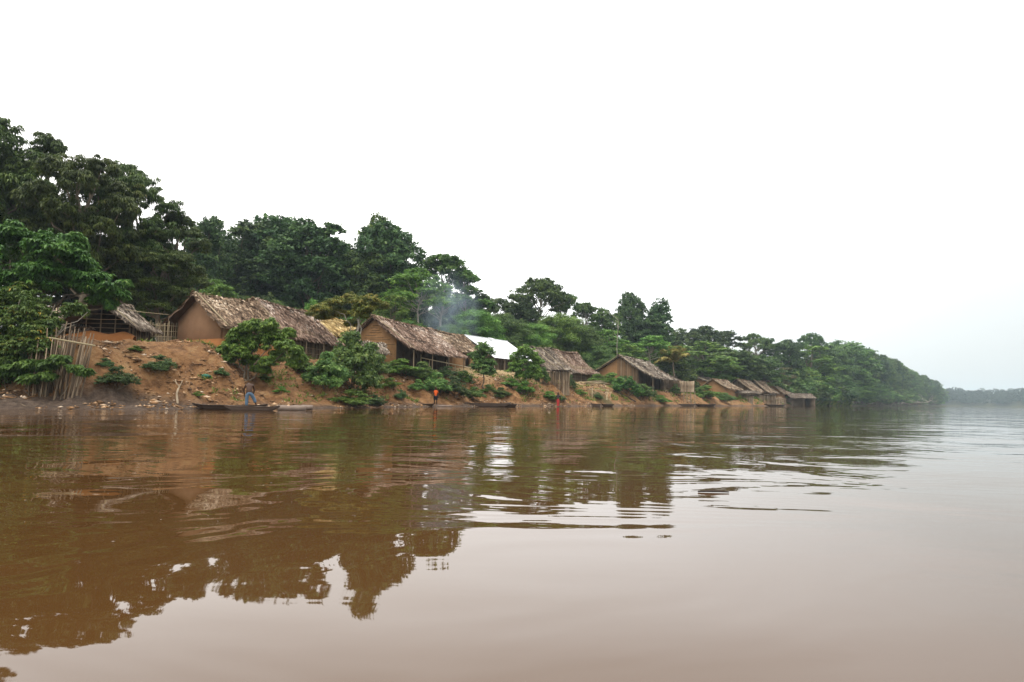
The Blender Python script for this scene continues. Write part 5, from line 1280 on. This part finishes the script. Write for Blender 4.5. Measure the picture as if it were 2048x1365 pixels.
# bank shrubs  (px, base_py, w_px, h_px, proto, label)
SHR = [
 (312, 748, 62, 38, 'shrubD', 'dark tuft of scrub on the orange slope below the cane fence'),
 (226, 776, 72, 44, 'shrubD', 'dull green scrub on the mud right of the bare canes'),
 (604, 748, 56, 34, 'shrubG', 'green scrub between the small tree above the man and the large bush'),
 (590, 736, 30, 24, 'shrubL', 'small light bush under the stick-walled house'),
 (650, 782, 84, 76, 'shrubG', 'left part bush of the large green thicket mid-bank'),
 (692, 792, 120, 125, 'shrubG', 'tallest round bush of the large green thicket mid-bank'),
 (690, 722, 90, 48, 'shrubD', 'dark bush at the top of the thicket, under the flat-topped tree'),
 (738, 765, 80, 75, 'shrubG', 'right shoulder bush of the thicket below the leaning thatch panel'),
 (700, 813, 80, 34, 'shrubL', 'low bright bush at the water edge under the thicket'),
 (745, 812, 50, 24, 'shrubD', 'low dark weeds at the water edge right of the thicket'),
 (800, 752, 76, 34, 'shrubL', 'pale green bush in front of the ochre gable'),
 (843, 764, 60, 40, 'shrubG', 'bush below the dark porch of the ochre house'),
 (872, 790, 60, 44, 'shrubG', 'bush on the slope right above the person in orange, left side'),
 (905, 797, 56, 42, 'shrubD', 'dark bush on the slope behind the person in orange, right side'),
 (800, 799, 26, 20, 'shrubD', 'small round weed clump on the orange path'),
 (925, 772, 48, 30, 'shrubB', 'vivid green leafy plant on the terrace edge'),
 (895, 755, 44, 22, 'shrubD', 'low creeper on the terrace lip under the railing'),
 (948, 800, 46, 26, 'shrubG', 'low bush above the pale-rimmed canoe'),
 (1002, 797, 36, 22, 'shrubG', 'small bush between the pale-rimmed canoe and the leaning tree'),
 (1050, 790, 40, 26, 'shrubL', 'bright tuft at the foot of the leaning light tree'),
 (1085, 770, 34, 34, 'shrubB', 'bright bush left of the yellow mud outbuilding'),
 (1098, 800, 40, 18, 'shrubL', 'low green weeds on the slope below the yellow outbuilding'),
 (1142, 780, 20, 30, 'shrubD', 'dark bush against the tall grey stick cabin'),
 (1196, 768, 40, 20, 'shrubL', 'weeds behind the wood pile'),
 (1225, 772, 50, 26, 'shrubL', 'light bush under the wide orange gable'),
 (1252, 796, 70, 42, 'shrubB', 'vivid green bush on the slope below the wide gabled house, left half'),
 (1285, 804, 66, 34, 'shrubB', 'vivid green bush on the slope below the wide gabled house, right half'),
 (1196, 800, 18, 14, 'shrubD', 'tiny dark bush under the stick rack'),
 (1352, 790, 24, 22, 'shrubG', 'green bush between the two stilt cabins'),
 (1415, 800, 56, 28, 'shrubL', 'green slope bush below the nearest far hut, left half'),
 (1450, 804, 44, 18, 'shrubG', 'green slope bush below the nearest far hut, right half'),
 (1590, 806, 34, 12, 'shrubL', 'low green growth before the dark open shed'),
 (1665, 800, 40, 40, 'shrubL', 'broad bush just past the dark dead stump'),
 (268, 700, 26, 12, 'shrubL', 'tiny pale weed clump at the lip of the slope under the small left hut'),
 (205, 735, 34, 22, 'shrubD', 'dark weeds in the hollow right of the bare canes'),
 (395, 790, 22, 10, 'shrubL', 'tiny weed tuft on the bank above the leftmost canoe'),
 (560, 785, 28, 14, 'shrubL', 'thin weed tuft on the bank behind the floating logs'),
 (440, 752, 30, 16, 'shrubD', 'dark weeds at the foot of the small tree, left side'),
 (528, 760, 30, 14, 'shrubG', 'low weeds at the foot of the small tree, right side'),
 (780, 775, 40, 20, 'shrubL', 'light weeds at the head of the orange path'),
 (835, 785, 36, 26, 'shrubG', 'bush midway down the slope left of the orange-shirted person'),
 (975, 785, 36, 16, 'shrubL', 'dry grassy tuft under the compact dark tree'),
 (1020, 775, 40, 18, 'shrubL', 'grassy tuft on the terrace between the two small trees'),
 (1120, 803, 26, 12, 'shrubD', 'dark weeds at the foot of the tall grey stick cabin'),
 (1160, 790, 26, 12, 'shrubL', 'light weeds between the tall stick cabin and the wood pile'),
 (1320, 806, 40, 16, 'shrubL', 'weeds behind the long dark canoe'),
 (1700, 806, 60, 26, 'shrubB', 'bright grassy bush at the bend, before the dark wood'),
]
for i, (px, py, wp, hp, kd, lab) in enumerate(SHR):
    c = hit(px, py); D = c.y
    PR[kd].place((c.x, c.y + wp * D / F * .15, c.z - .12), wp * D / F, hp * D / F * 1.05, i * 1.3, lab, 'bush')

# thin bare sapling and yellow palm
def palm(label, px, py, D, seed, L_=4.5):
    rng = np.random.default_rng(seed); p = P(px, py, D); z = T(p.x, p.y); root = empty('palm_tree', (p.x, p.y, z)); tag(root, label, 'palm'); h_ = p.z - z
    m = MB(); limb(m, rng, (0, 0, -.5), (.1, 0, h_ - 1), .22, .14, 8, .01, 8, .5); m.build('trunk', BARK, root, True)
    for i in range(20):
        a = i * 2.4; el_ = rng.uniform(.35, 1.45); n = 12; m = MB()
        pts = []; 
        for k in range(n):
            f = k / (n - 1); r_ = L_ * f * (math.cos(el_) * .75 + .18); zz_ = L_ * (math.sin(el_) * f * 1.1 - .45 * f * f * math.cos(el_ * .6))
            pts.append((math.cos(a) * r_ + .1, math.sin(a) * r_, h_ - 1.2 + zz_))
        pts = np.array(pts); m.tube(pts, np.linspace(.05, .015, n), 4, .6)
        q = pts[1:].repeat(3, 0) + rng.normal(size=((n - 1) * 3, 3)) * .06; tg = unit(np.gradient(pts, axis=0))[1:].repeat(3, 0)
        for sg in (-1, 1):
            sd_ = unit(np.cross(tg, UP)) * sg; ax = unit(sd_ + tg * .6 - UP * .45 + rng.normal(size=q.shape) * .12)
            m.leaves(q, ax, unit(np.cross(ax, UP) + .01), .9, .2, np.clip(.3 + .7 * rng.random(len(q)), 0, 1), .15)
        m.build('frond', G['palm'], root)
    return root
palm('yellowed palm with splayed golden fronds beyond the wide gabled house', 1346, 712, 134, 3, 4.0)
p = P(1233, 640, 126); z = T(p.x, p.y); m = MB(); rng = np.random.default_rng(9); pp = limb(m, rng, (0, 0, -.5), (.3, 0, p.z - z), .10, .03, 8, .01, 6, .7)
for k in (5, 6, 7): limb(m, rng, pp[k], pp[k] + np.array([rng.normal() * 1.2, 0, 1.6]), .05, .015, 4, .05, 4, 1.0)
o = m.build('bare_sapling', PALE_BARK, None, True); o.location = (p.x, p.y, z); tag(o, 'thin pale leafless stem rising behind the ridge of the wide gabled house', 'sapling')

# ------------------------------------------------------------------ stuff: rubble, weeds, flotsam
rng = np.random.default_rng(101)
def scatter(n, u0, u1, s0, s1, seed, thr=-1, pw=1.0):
    rng = np.random.default_rng(seed); u = u0 + (u1 - u0) * rng.random(n) ** pw; s = rng.uniform(s0, s1, n)
    x, y = xy(u, v0s(u) + s)
    k = fbm(x * .45, y * .45, 81 + seed, 3) > thr
    return x[k], y[k], u[k], s[k]
x, y, u, s = scatter(16000, 12, 130, .1, 9, 1, -.04, 1.5)
z = terrain(x, y); n = len(x)
sz = np.minimum(rng.gamma(2.0, .026, n), .16) * (1 + u * .005) + .015
octv = np.array([(1, 0, 0), (-1, 0, 0), (0, 1, 0), (0, -1, 0), (0, 0, 1), (0, 0, -1.)]); octf = np.array([(0, 2, 4), (2, 1, 4), (1, 3, 4), (3, 0, 4), (2, 0, 5), (1, 2, 5), (3, 1, 5), (0, 3, 5)])
V = octv[None] * sz[:, None, None] * np.stack([rng.uniform(.6, 2.4, n), rng.uniform(.5, 1.2, n), rng.uniform(.25, .8, n)], -1)[:, None, :] * rng.uniform(.7, 1.2, (n, 6, 1))
a = rng.random(n) * 6.28; ca, sa_ = np.cos(a), np.sin(a)
V = np.stack([V[..., 0] * ca[:, None] - V[..., 1] * sa_[:, None], V[..., 0] * sa_[:, None] + V[..., 1] * ca[:, None], V[..., 2]], -1)
V += np.stack([x, y, z + sz * .1], -1)[:, None, :]
m = MB(); m.add(V.reshape(-1, 3), (octf[None] + (np.arange(n) * 6)[:, None, None]).reshape(-1, 3), np.repeat(rng.random(n) ** 2.2, 8))
RUB = rampmat('rubble', [(0, (.09, .048, .022)), (.4, (.26, .14, .062)), (.75, (.42, .27, .15)), (1, (.55, .44, .33))], .85, 6, .1)
tag(m.build('rubble', RUB), 'scattered earth clods, stones and pale litter on the orange bank', 'rubble', kind='stuff')
# sticks / trash straws
x, y, u, s = scatter(1500, 12, 110, .2, 7, 2, 0.0, 1.4); z = terrain(x, y); m = MB()
a = rng.random(len(x)) * 6.28; ax = np.stack([np.cos(a), np.sin(a), rng.normal(size=len(x)) * .2], -1)
m.leaves(np.stack([x, y, z + .05], -1), ax, unit(np.cross(ax, UP)), rng.uniform(.3, 1.1, len(x)), .05, rng.random(len(x)))
tag(m.build('driftwood_litter', STICK), 'thin driftwood sticks and litter strewn over the bank', 'litter', kind='stuff')
# weeds
x, y, u, s = scatter(7000, 26, 260, 1.2, 10, 3, .07, 1.1); z = terrain(x, y); k = np.repeat(np.arange(len(x)), 9)
ax = unit(rng.normal(size=(len(k), 3)) * np.array([1, 1, .3]) + UP * 1.0); sc_ = (1 + u * .006)[k]
m = MB(); m.leaves(np.stack([x, y, z], -1)[k] + rng.normal(size=(len(k), 3)) * np.array([.12, .12, .02]) * sc_[:, None], ax, unit(np.cross(ax, rng.normal(size=ax.shape))), rng.uniform(.12, .38, len(k)) * sc_, .06 * sc_, rng.random(len(k)))
tag(m.build('weeds', G['grass']), 'low weeds and grass tufts growing in patches on the bank', 'weeds', kind='stuff')
# tall reeds/grass by the bend
x, y, u, s = scatter(4200, 232, 330, .1, 7, 4, -.05, 1.0); z = terrain(x, y); k = np.repeat(np.arange(len(x)), 5)
ax = unit(rng.normal(size=(len(k), 3)) * np.array([.5, .5, .2]) + UP); m = MB()
m.leaves(np.stack([x, y, z], -1)[k] + rng.normal(size=(len(k), 3)) * .2, ax, unit(np.cross(ax, rng.normal(size=ax.shape))), rng.uniform(1.0, 3.2, len(k)), .3, rng.random(len(k)))
tag(m.build('river_grass', G['grass']), 'bright tall grass at the water edge past the last hut', 'grass', kind='stuff')
# foam flecks and leaf specks drifting on the river
FOAM = rampmat('foam', [(0, (.55, .52, .48)), (1, (.8, .79, .77))], .7, 5, .1)
nc_ = 26; cy_ = 4.0 * (70 / 4.0) ** rng.random(nc_); cx_ = rng.uniform(-.8, .15, nc_) * cy_; kk_ = rng.integers(0, nc_, 150); n = 150
y = cy_[kk_] * (1 + .10 * rng.normal(size=n)); x = cx_[kk_] + rng.normal(size=n) * cy_[kk_] * .06; a = rng.random(n) * 6.28; ax = np.stack([np.cos(a), np.sin(a), a * 0], -1); m = MB()
m.leaves(np.stack([x, y, 0 * x + .006], -1), ax, np.stack([-np.sin(a), np.cos(a), a * 0], -1), rng.gamma(1.5, .004, n) * (1 + y * .07) + .002, .005 * (1 + y * .08), rng.random(n))
tag(m.build('foam_flecks', FOAM), 'tiny pale flecks of foam drifting on the brown river', 'foam', kind='stuff')
p = P(1425, 986, 8); k_ = CAM_Z / (CAM_Z - p.z); q = Vector((p.x * k_, p.y * k_, .01)); m = MB(); m.tube([(-.14, 0, 0), (0, .012, .006), (.16, .0, 0)], [.008, .012, .006], 6, .3)
o = m.build('floating_twig', DARKWOOD); o.location = q; tag(o, 'small dark twig floating alone on the calm water in the middle right', 'twig')
# turquoise bundle on the slope
c = hit(411, 757); m = MB(); rng = np.random.default_rng(2); th_ = np.linspace(0, math.pi, 7); V = []
for i, t0 in enumerate(th_):
    for j in range(12):
        a = j * 6.283 / 12; r_ = math.sin(t0) * (.22 + .05 * rng.normal()); V.append((r_ * 1.3 * math.cos(a), r_ * math.sin(a), .10 + .14 * math.cos(t0)))
m.add(V, [(i * 12 + j, (i + 1) * 12 + j, (i + 1) * 12 + (j + 1) % 12, i * 12 + (j + 1) % 12) for i in range(6) for j in range(12)], .5)
TURQ = rampmat('turquoise_cloth', [(0, (.015, .07, .045)), (1, (.05, .17, .11))], .8, 5, .3)
o = m.build('cloth_bundle', TURQ, None, True); o.location = c; tag(o, 'turquoise cloth bundle dropped on the orange slope', 'bundle')

# ------------------------------------------------------------------ air: haze and smoke
def boxmesh(name, lo, hi, mat):
    m = MB(); lo = np.array(lo); hi = np.array(hi); m.box((lo + hi) / 2, hi - lo); return m.build(name, mat)
hm = bpy.data.materials.new('haze_air'); hm.use_nodes = True; t = hm.node_tree; t.nodes.clear()
o_ = t.nodes.new('ShaderNodeOutputMaterial'); pv = t.nodes.new('ShaderNodeVolumePrincipled'); pv.inputs['Density'].default_value = .00022; pv.inputs['Color'].default_value = (.72, .88, .98, 1)
pv.inputs['Anisotropy'].default_value = 0.0
t.links.new(pv.outputs[0], o_.inputs['Volume'])
hz = boxmesh('haze', (-3900, -450, -25), (3900, 3900, 62), hm); tag(hz, kind='stuff')
sm = bpy.data.materials.new('smoke'); sm.use_nodes = True; t = sm.node_tree; t.nodes.clear()
o_ = t.nodes.new('ShaderNodeOutputMaterial'); pv = t.nodes.new('ShaderNodeVolumePrincipled'); pv.inputs['Color'].default_value = (.62, .78, .95, 1)
tcn = t.nodes.new('ShaderNodeTexCoord'); nn = t.nodes.new('ShaderNodeTexNoise'); nn.inputs['Scale'].default_value = 2.2; nn.inputs['Detail'].default_value = 3; nn.inputs['Distortion'].default_value = .8
t.links.new(tcn.outputs['Object'], nn.inputs['Vector'])
gl = t.nodes.new('ShaderNodeVectorMath'); gl.operation = 'LENGTH'; t.links.new(tcn.outputs['Object'], gl.inputs[0])
mr = t.nodes.new('ShaderNodeMapRange'); mr.inputs[1].default_value = 1.0; mr.inputs[2].default_value = .25; mr.inputs[3].default_value = 0; mr.inputs[4].default_value = 1; t.links.new(gl.outputs['Value'], mr.inputs[0])
m2 = t.nodes.new('ShaderNodeMapRange'); m2.inputs[1].default_value = .38; m2.inputs[2].default_value = .7; m2.inputs[3].default_value = 0; m2.inputs[4].default_value = .14; t.links.new(nn.outputs[0], m2.inputs[0])
mm = t.nodes.new('ShaderNodeMath'); mm.operation = 'MULTIPLY'; t.links.new(mr.outputs[0], mm.inputs[0]); t.links.new(m2.outputs[0], mm.inputs[1]); t.links.new(mm.outputs[0], pv.inputs['Density'])
t.links.new(pv.outputs[0], o_.inputs['Volume'])
m = MB(); V = []
th_ = np.linspace(0, math.pi, 9)
for t0 in th_:
    for j in range(16):
        a = j * 6.283185 / 16; V.append((math.sin(t0) * math.cos(a), math.sin(t0) * math.sin(a), math.cos(t0)))
m.add(V, [(i * 16 + j, (i + 1) * 16 + j, (i + 1) * 16 + (j + 1) % 16, i * 16 + (j + 1) % 16) for i in range(8) for j in range(16)])
sk = m.build('smoke', sm); c = P(896, 628, 94); sk.location = c; sk.scale = (5.2, 4.5, 6.6); tag(sk, 'thin bluish smoke drifting up behind the thatched roofs', 'smoke', kind='stuff')
